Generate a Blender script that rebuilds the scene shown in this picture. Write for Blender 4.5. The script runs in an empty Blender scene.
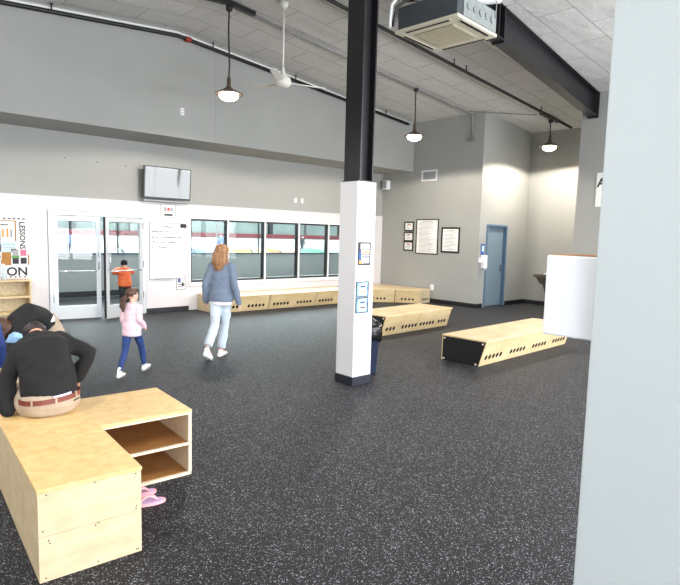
import bpy, bmesh, math, random
from mathutils import Vector, Matrix, Quaternion, noise
random.seed(7)
PI = math.pi
SC = bpy.context.scene
COL = SC.collection
V = Vector

# ------------------------------------------------------------------ materials
MATS = {}
def lin(c):
    return tuple(((x/255)/12.92 if x/255 <= .04045 else ((x/255+.055)/1.055)**2.4) for x in c) + (1.0,)
def mat(name, rgb, rough=.5, metal=0.0, spec=.5, emit=0.0, var=0.0, scale=8.0, bump=0.0, bscale=60.0, stretch=(1,1,1), rgb2=None, coat=0.0):
    m = bpy.data.materials.new(name); m.use_nodes = True
    nt = m.node_tree; b = nt.nodes['Principled BSDF']
    c = lin(rgb)
    b.inputs['Base Color'].default_value = c
    b.inputs['Roughness'].default_value = rough
    b.inputs['Metallic'].default_value = metal
    b.inputs['Specular IOR Level'].default_value = spec
    b.inputs['Coat Weight'].default_value = coat
    if emit:
        b.inputs['Emission Color'].default_value = c
        b.inputs['Emission Strength'].default_value = emit
    if var or rgb2 or bump:
        tc = nt.nodes.new('ShaderNodeTexCoord'); mp = nt.nodes.new('ShaderNodeMapping')
        mp.inputs['Scale'].default_value = stretch
        nt.links.new(tc.outputs['Object'], mp.inputs['Vector'])
    if var or rgb2:
        n = nt.nodes.new('ShaderNodeTexNoise'); n.inputs['Scale'].default_value = scale; n.inputs['Detail'].default_value = 6
        nt.links.new(mp.outputs['Vector'], n.inputs['Vector'])
        r = nt.nodes.new('ShaderNodeValToRGB')
        c2 = lin(rgb2) if rgb2 else tuple(max(0, x*(1-var)) for x in c[:3]) + (1,)
        r.color_ramp.elements[0].position = .3; r.color_ramp.elements[1].position = .7
        r.color_ramp.elements[0].color = c2; r.color_ramp.elements[1].color = c
        nt.links.new(n.outputs['Fac'], r.inputs['Fac']); nt.links.new(r.outputs['Color'], b.inputs['Base Color'])
    if bump:
        n2 = nt.nodes.new('ShaderNodeTexNoise'); n2.inputs['Scale'].default_value = bscale; n2.inputs['Detail'].default_value = 4
        nt.links.new(mp.outputs['Vector'], n2.inputs['Vector'])
        bp = nt.nodes.new('ShaderNodeBump'); bp.inputs['Strength'].default_value = bump; bp.inputs['Distance'].default_value = .01
        nt.links.new(n2.outputs['Fac'], bp.inputs['Height']); nt.links.new(bp.outputs['Normal'], b.inputs['Normal'])
    MATS[name] = m
    return m

M = MATS
mat('wall_paint', (157,158,155), .75, var=.05, scale=1.3, bump=.12, bscale=90)
mat('fg_paint', (190,198,201), .7, var=.03, scale=2, bump=.1, bscale=120)
mat('white_wall', (214,209,211), .55, var=.03, scale=1.0)
mat('white_gloss', (228,228,231), .35, bump=.02)
mat('base_black', (24,25,28), .45)
mat('column_base', (36,40,50), .4)
mat('steel_black', (26,25,29), .42, var=.35, scale=3, stretch=(1,1,.3))
mat('pipe_black', (22,22,24), .45)
mat('conduit', (150,150,150), .4, metal=.6)
mat('aluminium', (200,204,208), .38, metal=.25)
mat('chrome', (200,200,205), .2, metal=.9)
mat('dark_frame', (30,33,36), .4)
mat('ply_top', (232,200,144), .36, rgb2=(214,176,116), scale=14, stretch=(1,1,1), bump=.05, bscale=50, coat=.15)
mat('ply_face', (216,198,164), .5, rgb2=(200,178,142), scale=6, stretch=(1,1,2.5), bump=.03)
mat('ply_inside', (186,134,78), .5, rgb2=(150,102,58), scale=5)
mat('ply_edge', (232,214,186), .5, var=.15, scale=14)
mat('bench_top', (224,200,160), .45, rgb2=(208,180,136), scale=2.2, stretch=(1,2.5,1))
mat('bench_face', (218,196,154), .5, rgb2=(202,176,130), scale=2.5, stretch=(1,1,2))
mat('osb', (222,208,176), .6, rgb2=(178,156,118), scale=22, stretch=(1,1,2))
mat('hole_black', (8,8,9), .9)
mat('bench_black', (14,14,16), .55)
mat('blue_door', (116,136,150), .45, var=.06, scale=3)
mat('blue_frame', (82,108,132), .42)
mat('paper', (236,236,234), .7)
mat('paper_blue', (188,208,226), .7, var=.05, scale=30)
mat('paper_pink', (196,110,140), .7)
mat('ink', (50,50,56), .7)
mat('ink_soft', (156,156,160), .7)
mat('ink_red', (196,70,60), .6)
mat('ink_blue', (46,86,150), .6)
mat('ink_orange', (216,150,90), .6)
mat('brochure', (70,128,190), .4, rgb2=(160,205,235), scale=20)
mat('cork', (176,126,70), .9, var=.25, scale=40)
mat('black_frame', (26,26,28), .4)
mat('marker', (40,48,54), .5)
mat('tv_black', (14,14,16), .3)
mat('tv_screen', (8,9,10), .04, spec=.9, coat=1.0)
mat('can_plastic', (34,44,66), .45, var=.1)
mat('bag_plastic', (16,17,19), .22, bump=.5, bscale=30)
mat('green_leaf', (90,150,80), .6)
mat('hvac_panel', (214,208,186), .5, var=.06, scale=5)
mat('hvac_grille', (170,162,138), .6)
mat('hvac_body', (70,76,80), .5, var=.2, scale=5)
mat('galvanised', (150,156,154), .5, metal=.2, var=.25, scale=12)
mat('foil_wrap', (186,186,188), .45, metal=.3, bump=.6, bscale=22)
mat('pipe_red', (150,48,36), .5)
mat('fan_white', (226,224,216), .45)
mat('lamp_metal', (96,80,70), .4, metal=.4)
mat('lamp_glow', (255,240,214), .4, emit=14.0)
mat('cord_black', (30,30,32), .5)
mat('fountain', (92,84,78), .45)
mat('skin', (214,158,132), .5, var=.08, scale=30)
mat('skin_fair', (224,178,158), .5, var=.06, scale=30)
mat('hair_dark', (44,34,32), .55, rgb2=(24,19,19), scale=40, stretch=(1,1,.15), bump=.5, bscale=90)
mat('hair_brown', (92,60,44), .5, rgb2=(60,38,30), scale=40, stretch=(1,1,.15), bump=.5, bscale=90)
mat('hair_auburn', (178,132,92), .5, rgb2=(116,76,50), scale=34, stretch=(1,1,.12), bump=.6, bscale=90)
mat('sweater_black', (13,13,15), .85, bump=.35, bscale=26)
mat('top_black', (13,14,17), .8, bump=.3, bscale=26)
mat('khaki', (172,154,134), .8, var=.08, scale=12, bump=.3, bscale=24)
mat('belt', (116,58,46), .45)
mat('lilac', (196,190,228), .7)
mat('pocket_dark', (58,50,46), .8)
mat('sweater_blue', (116,130,150), .85, var=.18, scale=60, bump=.35, bscale=26)
mat('shirt_white', (226,222,230), .75, bump=.2, bscale=24)
mat('jeans_pale', (204,216,228), .8, var=.1, scale=10, bump=.3, bscale=24)
mat('shoe_white', (240,240,240), .45)
mat('sole_grey', (150,146,140), .7)
mat('jacket_pink', (232,200,212), .75, var=.08, scale=40, bump=.35, bscale=26)
mat('jeans_blue', (42,68,128), .8, var=.3, scale=14, bump=.3, bscale=26)
mat('jacket_orange', (226,112,44), .65, rgb2=(206,64,38), scale=3.5, bump=.35, bscale=24)
mat('pants_black', (26,26,30), .8)
mat('jacket_blue', (40,66,132), .75, bump=.3, bscale=24)
mat('pants_pale', (206,222,236), .8, var=.1, scale=20)
mat('glove_blue', (150,190,226), .7)
mat('flip_pink', (238,170,176), .55)
mat('flip_lilac', (206,178,220), .5)
mat('rubber_white', (236,240,248), .38, bump=.03, bscale=60)
mat('ice', (232,240,246), .25)
mat('dasher_grey', (150,155,154), .6, var=.05, scale=2)
mat('dasher_cap', (40,56,84), .5)
mat('rink_white', (236,238,240), .5)
mat('rink_far', (150,160,156), .8, rgb2=(128,140,138), scale=.4)
mat('seat_red', (150,60,66), .7, var=.4, scale=3)
mat('pad_blue', (60,120,200), .5); mat('pad_yellow', (236,204,70), .5)
mat('pad_orange', (230,120,60), .5); mat('pad_green', (80,160,110), .5); mat('pad_white', (236,238,240), .5)
mat('bottle', (190,205,215), .1, spec=.8)
mat('exit_red', (170,40,44), .5)
mat('ground', (150,150,146), .9)
mat('tree', (70,110,60), .9, rgb2=(40,70,36), scale=3)
mat('tread', (16,16,18), .8)

def floor_mat():
    m = bpy.data.materials.new('rubber_floor'); m.use_nodes = True; nt = m.node_tree; b = nt.nodes['Principled BSDF']
    tc = nt.nodes.new('ShaderNodeTexCoord')
    v = nt.nodes.new('ShaderNodeTexVoronoi'); v.inputs['Scale'].default_value = 140; v.feature = 'F1'
    mp = nt.nodes.new('ShaderNodeMapping'); nz = nt.nodes.new('ShaderNodeTexNoise'); nz.inputs['Scale'].default_value = 55; nz.inputs['Detail'].default_value = 2
    mx = nt.nodes.new('ShaderNodeMixRGB'); mx.inputs['Fac'].default_value = .03
    nt.links.new(tc.outputs['Object'], mp.inputs['Vector'])
    nt.links.new(mp.outputs['Vector'], nz.inputs['Vector'])
    nt.links.new(mp.outputs['Vector'], mx.inputs['Color1']); nt.links.new(nz.outputs['Color'], mx.inputs['Color2'])
    nt.links.new(mx.outputs['Color'], v.inputs['Vector'])
    # each cell: random value decides whether the fleck shows, distance decides its size
    sep = nt.nodes.new('ShaderNodeSeparateColor'); nt.links.new(v.outputs['Color'], sep.inputs['Color'])
    g1 = nt.nodes.new('ShaderNodeMath'); g1.operation = 'GREATER_THAN'; g1.inputs[1].default_value = .5
    nt.links.new(sep.outputs['Red'], g1.inputs[0])
    rd = nt.nodes.new('ShaderNodeMath'); rd.operation = 'MULTIPLY'; rd.inputs[1].default_value = .5
    nt.links.new(sep.outputs['Green'], rd.inputs[0])
    l1 = nt.nodes.new('ShaderNodeMath'); l1.operation = 'LESS_THAN'
    nt.links.new(v.outputs['Distance'], l1.inputs[0]); nt.links.new(rd.outputs['Value'], l1.inputs[1])
    mu = nt.nodes.new('ShaderNodeMath'); mu.operation = 'MULTIPLY'
    nt.links.new(g1.outputs['Value'], mu.inputs[0]); nt.links.new(l1.outputs['Value'], mu.inputs[1])
    big = nt.nodes.new('ShaderNodeTexNoise'); big.inputs['Scale'].default_value = 1.6; big.inputs['Detail'].default_value = 5
    nt.links.new(tc.outputs['Object'], big.inputs['Vector'])
    rp = nt.nodes.new('ShaderNodeValToRGB'); rp.color_ramp.elements[0].position = .3; rp.color_ramp.elements[1].position = .75
    rp.color_ramp.elements[0].color = lin((29,29,33)); rp.color_ramp.elements[1].color = lin((37,36,39))
    nt.links.new(big.outputs['Fac'], rp.inputs['Fac'])
    mc = nt.nodes.new('ShaderNodeMixRGB'); mc.inputs['Color2'].default_value = lin((158,162,172))
    nt.links.new(mu.outputs['Value'], mc.inputs['Fac']); nt.links.new(rp.outputs['Color'], mc.inputs['Color1'])
    nt.links.new(mc.outputs['Color'], b.inputs['Base Color'])
    b.inputs['Roughness'].default_value = .62; b.inputs['Specular IOR Level'].default_value = .2
    bp = nt.nodes.new('ShaderNodeBump'); bp.inputs['Strength'].default_value = .25; bp.inputs['Distance'].default_value = .004
    n3 = nt.nodes.new('ShaderNodeTexNoise'); n3.inputs['Scale'].default_value = 160
    nt.links.new(tc.outputs['Object'], n3.inputs['Vector']); nt.links.new(n3.outputs['Fac'], bp.inputs['Height']); nt.links.new(bp.outputs['Normal'], b.inputs['Normal'])
    M['floor'] = m
floor_mat()

def ceil_mat():
    m = bpy.data.materials.new('ceiling_insulation'); m.use_nodes = True; nt = m.node_tree; b = nt.nodes['Principled BSDF']
    tc = nt.nodes.new('ShaderNodeTexCoord')
    br = nt.nodes.new('ShaderNodeTexBrick'); br.inputs['Scale'].default_value = 1.0
    br.inputs['Brick Width'].default_value = 1.22; br.inputs['Row Height'].default_value = .61; br.inputs['Mortar Size'].default_value = .008; br.inputs['Mortar Smooth'].default_value = .3
    br.inputs['Color1'].default_value = lin((222,221,219)); br.inputs['Color2'].default_value = lin((213,212,210)); br.inputs['Mortar'].default_value = lin((150,148,144))
    nz = nt.nodes.new('ShaderNodeTexNoise'); nz.inputs['Scale'].default_value = 28; nz.inputs['Detail'].default_value = 8; nz.inputs['Roughness'].default_value = .7
    mp = nt.nodes.new('ShaderNodeMapping')
    nt.links.new(tc.outputs['Object'], mp.inputs['Vector']); nt.links.new(mp.outputs['Vector'], br.inputs['Vector']); nt.links.new(tc.outputs['Object'], nz.inputs['Vector'])
    rp = nt.nodes.new('ShaderNodeValToRGB'); rp.color_ramp.elements[0].position = .35; rp.color_ramp.elements[0].color = (.62,.62,.62,1); rp.color_ramp.elements[1].position = .6; rp.color_ramp.elements[1].color = (1,1,1,1)
    nt.links.new(nz.outputs['Fac'], rp.inputs['Fac'])
    mx = nt.nodes.new('ShaderNodeMixRGB'); mx.blend_type = 'MULTIPLY'; mx.inputs['Fac'].default_value = .45
    nt.links.new(br.outputs['Color'], mx.inputs['Color1']); nt.links.new(rp.outputs['Color'], mx.inputs['Color2'])
    nt.links.new(mx.outputs['Color'], b.inputs['Base Color']); b.inputs['Roughness'].default_value = .85
    n2 = nt.nodes.new('ShaderNodeTexNoise'); n2.inputs['Scale'].default_value = 2.2; n2.inputs['Detail'].default_value = 5
    nt.links.new(tc.outputs['Object'], n2.inputs['Vector'])
    bp = nt.nodes.new('ShaderNodeBump'); bp.inputs['Strength'].default_value = .7; bp.inputs['Distance'].default_value = .06
    nt.links.new(n2.outputs['Fac'], bp.inputs['Height']); nt.links.new(bp.outputs['Normal'], b.inputs['Normal'])
    M['ceiling'] = m
ceil_mat()

def glass_mat(name, gloss=.08, tint=(248,252,251)):
    m = bpy.data.materials.new(name); m.use_nodes = True; nt = m.node_tree
    nt.nodes.remove(nt.nodes['Principled BSDF']); out = nt.nodes['Material Output']
    t = nt.nodes.new('ShaderNodeBsdfTransparent'); t.inputs['Color'].default_value = lin(tint)
    g = nt.nodes.new('ShaderNodeBsdfGlossy'); g.inputs['Roughness'].default_value = .02
    f = nt.nodes.new('ShaderNodeLayerWeight'); f.inputs['Blend'].default_value = .5
    pw = nt.nodes.new('ShaderNodeMath'); pw.operation = 'POWER'; pw.inputs[1].default_value = 4
    ad = nt.nodes.new('ShaderNodeMath'); ad.operation = 'MULTIPLY_ADD'; ad.inputs[1].default_value = .4; ad.inputs[2].default_value = .02
    nt.links.new(f.outputs['Facing'], pw.inputs[0]); nt.links.new(pw.outputs['Value'], ad.inputs[0])
    mx = nt.nodes.new('ShaderNodeMixShader')
    nt.links.new(ad.outputs['Value'], mx.inputs['Fac']); nt.links.new(t.outputs['BSDF'], mx.inputs[1]); nt.links.new(g.outputs['BSDF'], mx.inputs[2])
    nt.links.new(mx.outputs['Shader'], out.inputs['Surface'])
    M[name] = m
glass_mat('glass')

# ------------------------------------------------------------------ mesh helpers
class MB:
    """collects primitives into ONE mesh"""
    def __init__(s): s.v = []; s.f = []; s.m = []; s.mats = []
    def mi(s, name):
        if name not in s.mats: s.mats.append(name)
        return s.mats.index(name)
    def add(s, vs, fs, m=None):
        o = len(s.v); s.v += [V(p) for p in vs]; k = s.mi(m) if m else 0
        s.f += [tuple(i+o for i in f) for f in fs]; s.m += [k]*len(fs)
        return s
    def box(s, x0, x1, y0, y1, z0, z1, m=None, T=None):
        vs = [V((x, y, z)) for z in (z0, z1) for y in (y0, y1) for x in (x0, x1)]
        if T is not None: vs = [T @ p for p in vs]
        return s.add(vs, [(0,2,3,1),(4,5,7,6),(0,1,5,4),(2,6,7,3),(0,4,6,2),(1,3,7,5)], m)
    def prism(s, poly, z0, z1, m=None, T=None):
        n = len(poly); vs = [V((p[0], p[1], z0)) for p in poly] + [V((p[0], p[1], z1)) for p in poly]
        if T is not None: vs = [T @ p for p in vs]
        return s.add(vs, [tuple(reversed(range(n))), tuple(range(n, 2*n))] + [(i, (i+1) % n, n+(i+1) % n, n+i) for i in range(n)], m)
    def hexa(s, bot, top, m=None):
        n = len(bot)
        return s.add(list(bot)+list(top), [tuple(reversed(range(n))), tuple(range(n, 2*n))] + [(i, (i+1) % n, n+(i+1) % n, n+i) for i in range(n)], m)
    def tube(s, pts, r, n=10, m=None, caps=True):
        pts = [V(p) for p in pts]; rs = r if isinstance(r, (list, tuple)) else [r]*len(pts)
        vs = []; up = None
        for i, p in enumerate(pts):
            t = (pts[min(i+1, len(pts)-1)] - pts[max(i-1, 0)]).normalized()
            if up is None: up = V((0,0,1)) if abs(t.z) < .9 else V((1,0,0))
            u = t.cross(up).normalized(); w = u.cross(t).normalized(); up = w
            for k in range(n):
                a = 2*PI*k/n; vs.append(p + rs[i]*(math.cos(a)*u + math.sin(a)*w))
        fs = [(i*n+k, i*n+(k+1) % n, (i+1)*n+(k+1) % n, (i+1)*n+k) for i in range(len(pts)-1) for k in range(n)]
        if caps: fs += [tuple(reversed(range(n))), tuple((len(pts)-1)*n+k for k in range(n))]
        return s.add(vs, fs, m)
    def lathe(s, prof, c=(0,0,0), n=24, m=None, T=None):
        c = V(c); vs = []
        for r, z in prof:
            for k in range(n):
                a = 2*PI*k/n; p = V((r*math.cos(a), r*math.sin(a), z))
                vs.append((T @ p if T is not None else p) + c)
        L = len(prof)
        fs = [(i*n+k, i*n+(k+1) % n, (i+1)*n+(k+1) % n, (i+1)*n+k) for i in range(L-1) for k in range(n)]
        fs += [tuple(reversed(range(n))), tuple((L-1)*n+k for k in range(n))]
        return s.add(vs, fs, m)
    # closed lofted limb with rounded ends
    def loft(s, pts, rad, right=(1,0,0), n=16, m=None, cap=(1,1)):
        P = [V(p) for p in pts]; Rr = [(q if isinstance(q, (tuple, list)) else (q, q)) for q in rad]
        rings = []
        def ring(p, t, a, b):
            rt = V(right); u = (rt - t*rt.dot(t))
            if u.length < 1e-3: u = V((0,1,0)) - t*t.y
            u.normalize(); w = t.cross(u).normalized()
            return [p + a*math.cos(2*PI*k/n)*u + b*math.sin(2*PI*k/n)*w for k in range(n)]
        T = [(P[min(i+1, len(P)-1)] - P[max(i-1, 0)]).normalized() for i in range(len(P))]
        a, b = Rr[0]; q = min(a, b)*cap[0]
        for g in (90, 60, 30): 
            c = max(.02, math.cos(math.radians(g))); rings.append(ring(P[0] - T[0]*q*math.sin(math.radians(g)), T[0], a*c, b*c))
        for i in range(len(P)):
            rings.append(ring(P[i], T[i], *Rr[i]))
            if i < len(P)-1:
                for f in (.25, .5, .75):
                    g = f*f*(3-2*f)
                    rings.append(ring(P[i].lerp(P[i+1], f), T[i].lerp(T[i+1], f).normalized(), Rr[i][0]*(1-g)+Rr[i+1][0]*g, Rr[i][1]*(1-g)+Rr[i+1][1]*g))
        a, b = Rr[-1]; q = min(a, b)*cap[1]
        for g in (30, 60, 90):
            c = max(.02, math.cos(math.radians(g))); rings.append(ring(P[-1] + T[-1]*q*math.sin(math.radians(g)), T[-1], a*c, b*c))
        vs = [p for r in rings for p in r]; L = len(rings)
        fs = [(i*n+k, i*n+(k+1) % n, (i+1)*n+(k+1) % n, (i+1)*n+k) for i in range(L-1) for k in range(n)]
        fs += [tuple(reversed(range(n))), tuple((L-1)*n+k for k in range(n))]
        return s.add(vs, fs, m)
    def ell(s, c, r, R=None, n=16, m=None):
        c = V(c); vs = []; L = 10
        for i in range(L+1):
            th = PI*i/L; th = min(max(th, .06), PI-.06)
            for k in range(n):
                a = 2*PI*k/n; p = V((r[0]*math.sin(th)*math.cos(a), r[1]*math.sin(th)*math.sin(a), -r[2]*math.cos(th)))
                vs.append(c + (R @ p if R is not None else p))
        fs = [(i*n+k, i*n+(k+1) % n, (i+1)*n+(k+1) % n, (i+1)*n+k) for i in range(L) for k in range(n)]
        fs += [tuple(reversed(range(n))), tuple(L*n+k for k in range(n))]
        return s.add(vs, fs, m)
    def mesh(s, name, mats=None, smooth=False, origin=V((0,0,0)), matrix=None):
        me = bpy.data.meshes.new(name)
        vs = [(p - origin) for p in s.v]
        if matrix is not None: vs = [matrix @ p for p in vs]
        me.from_pydata([tuple(p) for p in vs], [], s.f)
        names = s.mats or ([mats] if mats else [])
        for n in names: me.materials.append(M[n])
        if s.mats: me.polygons.foreach_set('material_index', s.m)
        bm = bmesh.new(); bm.from_mesh(me); bmesh.ops.recalc_face_normals(bm, faces=bm.faces); bm.to_mesh(me); bm.free()
        if smooth: me.polygons.foreach_set('use_smooth', [True]*len(me.polygons))
        me.update()
        return me

def link(name, me, parent=None):
    o = bpy.data.objects.new(name, me); COL.objects.link(o)
    if parent is not None: o.parent = parent
    return o
def tag(o, label=None, cat=None, group=None, kind=None):
    if label: o['label'] = label
    if cat: o['category'] = cat
    if group: o['group'] = group
    if kind: o['kind'] = kind
    return o
def thing(name, loc, label, cat, group=None, rz=0.0):
    o = bpy.data.objects.new(name, None); o.empty_display_size = .1
    o.location = loc; o.rotation_euler = (0, 0, rz); COL.objects.link(o)
    return tag(o, label, cat, group)
def part(name, mb, m, parent, bevel=0.0, smooth=False, world=False, label=None, solid=0):
    """mesh child. Coordinates are the parent's unless world=True (parent unrotated)"""
    org = V((0,0,0))
    if world:
        p = parent
        while p is not None: org = org + p.location; p = p.parent
    o = link(name, mb.mesh(name, m, smooth, org), parent)
    if bevel: b = o.modifiers.new('bevel', 'BEVEL'); b.width = bevel; b.segments = 2; b.limit_method = 'ANGLE'
    if label: o['label'] = label
    return o
def single(name, mb, m, label, cat, group=None, bevel=0.0, smooth=False, org=None):
    vs = mb.v
    if org is None:
        org = V((sum(p.x for p in vs)/len(vs), sum(p.y for p in vs)/len(vs), min(p.z for p in vs)))
    o = link(name, mb.mesh(name, m, smooth, V(org))); o.location = org
    if bevel: b = o.modifiers.new('bevel', 'BEVEL'); b.width = bevel; b.segments = 2; b.limit_method = 'ANGLE'
    return tag(o, label, cat, group)
def struct(name, mb, m, parent=None, bevel=0.0, smooth=False):
    o = link(name, mb.mesh(name, m, smooth), parent)
    if bevel: b = o.modifiers.new('bevel', 'BEVEL'); b.width = bevel; b.segments = 2; b.limit_method = 'ANGLE'
    if parent is None: o['kind'] = 'structure'
    return o
def textmesh(mb, s, size, T, m, align='LEFT', depth=.001):
    cu = bpy.data.curves.new('t', 'FONT'); cu.body = s; cu.size = size; cu.align_x = align; cu.extrude = depth; cu.resolution_u = 3; cu.offset = size*.03
    ob = bpy.data.objects.new('t', cu); COL.objects.link(ob)
    dg = bpy.context.evaluated_depsgraph_get(); me = bpy.data.meshes.new_from_object(ob.evaluated_get(dg))
    mb.add([T @ v.co for v in me.vertices], [tuple(p.vertices) for p in me.polygons], m)
    bpy.data.objects.remove(ob); bpy.data.meshes.remove(me); bpy.data.curves.remove(cu)
def blob(name, mb, m, parent, voxel=.01, smooth=6, fac=.5, wrinkle=0.0, wscale=9.0, org=V((0,0,0))):
    me = mb.mesh(name, m, True, org)
    tmp = bpy.data.objects.new('tmp', me); COL.objects.link(tmp)
    r = tmp.modifiers.new('r', 'REMESH'); r.mode = 'VOXEL'; r.voxel_size = voxel; r.use_smooth_shade = True
    if smooth: q = tmp.modifiers.new('s', 'SMOOTH'); q.iterations = smooth; q.factor = fac
    dg = bpy.context.evaluated_depsgraph_get()
    out = bpy.data.meshes.new_from_object(tmp.evaluated_get(dg)); out.name = name
    bpy.data.objects.remove(tmp); bpy.data.meshes.remove(me)
    if wrinkle:
        no = [v.normal.copy() for v in out.vertices]
        for v, nn in zip(out.vertices, no):
            q = v.co*wscale; w = noise.noise(V((q.x*1.0, q.y, q.z*1.7)))+.5*noise.noise(q*2.3)
            v.co += nn*w*wrinkle
    out.materials.clear(); out.materials.append(M[m])
    out.polygons.foreach_set('use_smooth', [True]*len(out.polygons)); out.update()
    return link(name, out, parent)

# ================================================================== SETTING
YW = 11.72      # rink-side wall
XP = 12.28      # poster wall
RX, RZ = 5.15, 5.65
def cz(x): return RZ - (.097*(x-RX) if x > RX else .078*(RX-x))
SZ = 3.62       # underside of the boxed-out upper wall
YS = 10.55

b = MB(); b.box(-5, XP+.15, -5, YW, -.12, 0); b.box(XP, 14.75, 5.65, 8.4, -.12, -.0005); struct('floor', b, 'floor')
b = MB(); b.box(-5, 16, YW, 15.15, -.12, -.0008); struct('floor_rink_corridor', b, 'floor')
b = MB()
for xa, xb in ((-5, RX), (RX, 14.75)):
    za, zb = cz(xa), cz(xb)
    b.hexa([(xa,-5,za),(xb,-5,zb),(xb,YW+.1,zb),(xa,YW+.1,za)], [(xa,-5,za+.12),(xb,-5,zb+.12),(xb,YW+.1,zb+.12),(xa,YW+.1,za+.12)])
struct('ceiling', b, 'ceiling')

DX0, DX1, DZ = 3.13, 4.93, 2.065
WX = [6.03, 6.99, 8.05, 9.12, 10.15, 11.22]
WZ0, WZ1 = .63, 2.07
WT = 2.38
b = MB()
y0, y1 = YW-.035, YW+.10
b.box(-5, DX0, y0, y1, 0, WT); b.box(DX0, DX1, y0, y1, DZ, WT); b.box(DX1, WX[0], y0, y1, 0, WT)
b.box(WX[0], WX[-1], y0, y1, 0, WZ0); b.box(WX[0], WX[-1], y0, y1, WZ1, WT); b.box(WX[-1], XP, y0, y1, 0, WT)
struct('wall_back', b, 'white_wall')
b = MB(); b.box(-5, XP, YW, YW+.10, WT, SZ+.05); struct('wall_back_upper', b, 'wall_paint')
b = MB(); b.hexa([(-5,YS,SZ),(RX,YS,SZ),(RX,YW+.1,SZ),(-5,YW+.1,SZ)], [(-5,YS,cz(-5)),(RX,YS,RZ),(RX,YW+.1,RZ),(-5,YW+.1,cz(-5))])
b.hexa([(RX,YS,SZ),(XP,YS,SZ),(XP,YW+.1,SZ),(RX,YW+.1,SZ)], [(RX,YS,RZ),(XP,YS,cz(XP)),(XP,YW+.1,cz(XP)),(RX,YW+.1,RZ)])
struct('wall_soffit', b, 'wall_paint')
b = MB(); b.box(6.015, 6.03, YS-.006, YS, SZ, cz(6.0)-.02); struct('trim_1', b, 'ink_soft')
b = MB(); b.box(6.03, 6.042, YW-.006, YW, WT, SZ); struct('trim_2', b, 'ink_soft')
for i, x in enumerate((2.86, 7.6, 10.05)):
    b = MB(); b.box(x, x+.004, YW-.037, YW-.034, (0 if x < 3 else WZ1+.06), WT); struct('trim_%d' % (i+3), b, 'paper')
b = MB(); b.box(-5, XP, YW-.045, YW-.034, WT-.03, WT+.004); struct('trim_6', b, 'white_wall')
# poster wall, nook, pier wall
b = MB(); b.box(XP, XP+.15, 8.26, YW+.1, 0, 5.1); struct('wall_right', b, 'wall_paint')
ND0, ND1, NDZ = 12.60, 13.56, 2.16
b = MB(); b.box(XP+.15, ND0, 8.26, 8.40, 0, 5.1); b.box(ND1, 14.75, 8.26, 8.40, 0, 5.1); b.box(ND0, ND1, 8.26, 8.40, NDZ, 5.1); struct('wall_nook_left', b, 'wall_paint')
b = MB(); b.box(14.6, 14.75, 5.65, 8.26, 0, 5.1); struct('wall_nook_back', b, 'wall_paint')
b = MB(); b.box(XP+.15, 14.6, 5.65, 5.80, 0, 5.1); struct('wall_nook_right', b, 'wall_paint')
# far pier then tall side windows further back along the same wall
b = MB(); b.box(XP, XP+.15, 3.6, 5.80, 0, 5.1); b.box(XP, XP+.15, -5, 3.6, 0, .5); b.box(XP, XP+.15, -5, 3.6, 3.6, 5.1)
for y in (-5, -2.2, .7): b.box(XP, XP+.15, y, y+.15, .5, 3.6)
struct('wall_side', b, 'wall_paint')
b = MB()
b.box(-5, 12.43, -5.15, -5, 0, .35); b.box(-5, 12.43, -5.15, -5, 4.1, 5.7)
for x in (-5, -2.4, .3, 3.0, 5.7, 8.4, 11.1, 12.28): b.box(x, x+.12, -5.15, -5, .35, 4.1)
struct('wall_front', b, 'wall_paint')
b = MB(); b.box(-5.15, -5, -5.15, YW+.1, 0, 5.7); struct('wall_left', b, 'wall_paint')
# baseboards
b = MB(); b.box(DX1+.06, 5.98, YW-.05, YW-.035, 0, .10); b.box(-5, DX0-.06, YW-.05, YW-.035, 0, .10); struct('baseboard_back', b, 'base_black', bevel=.003)
b = MB(); b.box(XP-.012, XP, 8.26, YW-.05, 0, .11); b.box(XP-.012, XP, 3.6, 5.8, 0, .11); struct('baseboard_right', b, 'base_black', bevel=.003)
b = MB(); b.box(XP-.012, ND0-.06, 8.248, 8.26, 0, .11); b.box(ND1+.06, 14.6, 8.248, 8.26, 0, .11); b.box(14.588, 14.6, 5.8, 8.26, 0, .11); struct('baseboard_nook', b, 'base_black', bevel=.003)
# foreground wall
FY = .772
b = MB(); b.box(1.80, 2.02, -1.6, FY, 0, cz(1.9)+.02); struct('wall_foreground', b, 'fg_paint', bevel=.004)

# window panes and frames
for i in range(5):
    xa, xb = WX[i], WX[i+1]
    b = MB(); fw = .032
    b.box(xa, xa+fw, YW-.03, YW+.09, WZ0, WZ1); b.box(xb-fw, xb, YW-.03, YW+.09, WZ0, WZ1)
    b.box(xa+fw, xb-fw, YW-.02, YW+.08, WZ1-.04, WZ1); b.box(xa+fw, xb-fw, YW-.02, YW+.08, WZ0, WZ0+.05)
    w = struct('window_%d' % (i+1), b, 'dark_frame')
    g = MB(); g.box(xa+fw, xb-fw, YW+.02, YW+.03, WZ0+.05, WZ1-.04); part('pane', g, 'glass', w)
    s = MB(); s.box(xb-.016, xb+.022, YW-.055, YW-.0305, WZ0, WZ1); part('mullion_cap', s, 'white_gloss', w)
b = MB(); b.box(WX[0]-.07, WX[-1]+.07, YW-.075, YW-.035, WZ0-.08, WZ0-.004); b.box(WX[0]-.055, WX[-1]+.055, YW-.055, YW-.035, WZ1, WZ1+.05)
b.box(WX[0]-.055, WX[0]-.002, YW-.055, YW-.035, WZ0, WZ1); b.box(WX[-1]+.03, WX[-1]+.06, YW-.055, YW-.035, WZ0, WZ1)
struct('trim_7', b, 'white_gloss', bevel=.004)
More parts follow.
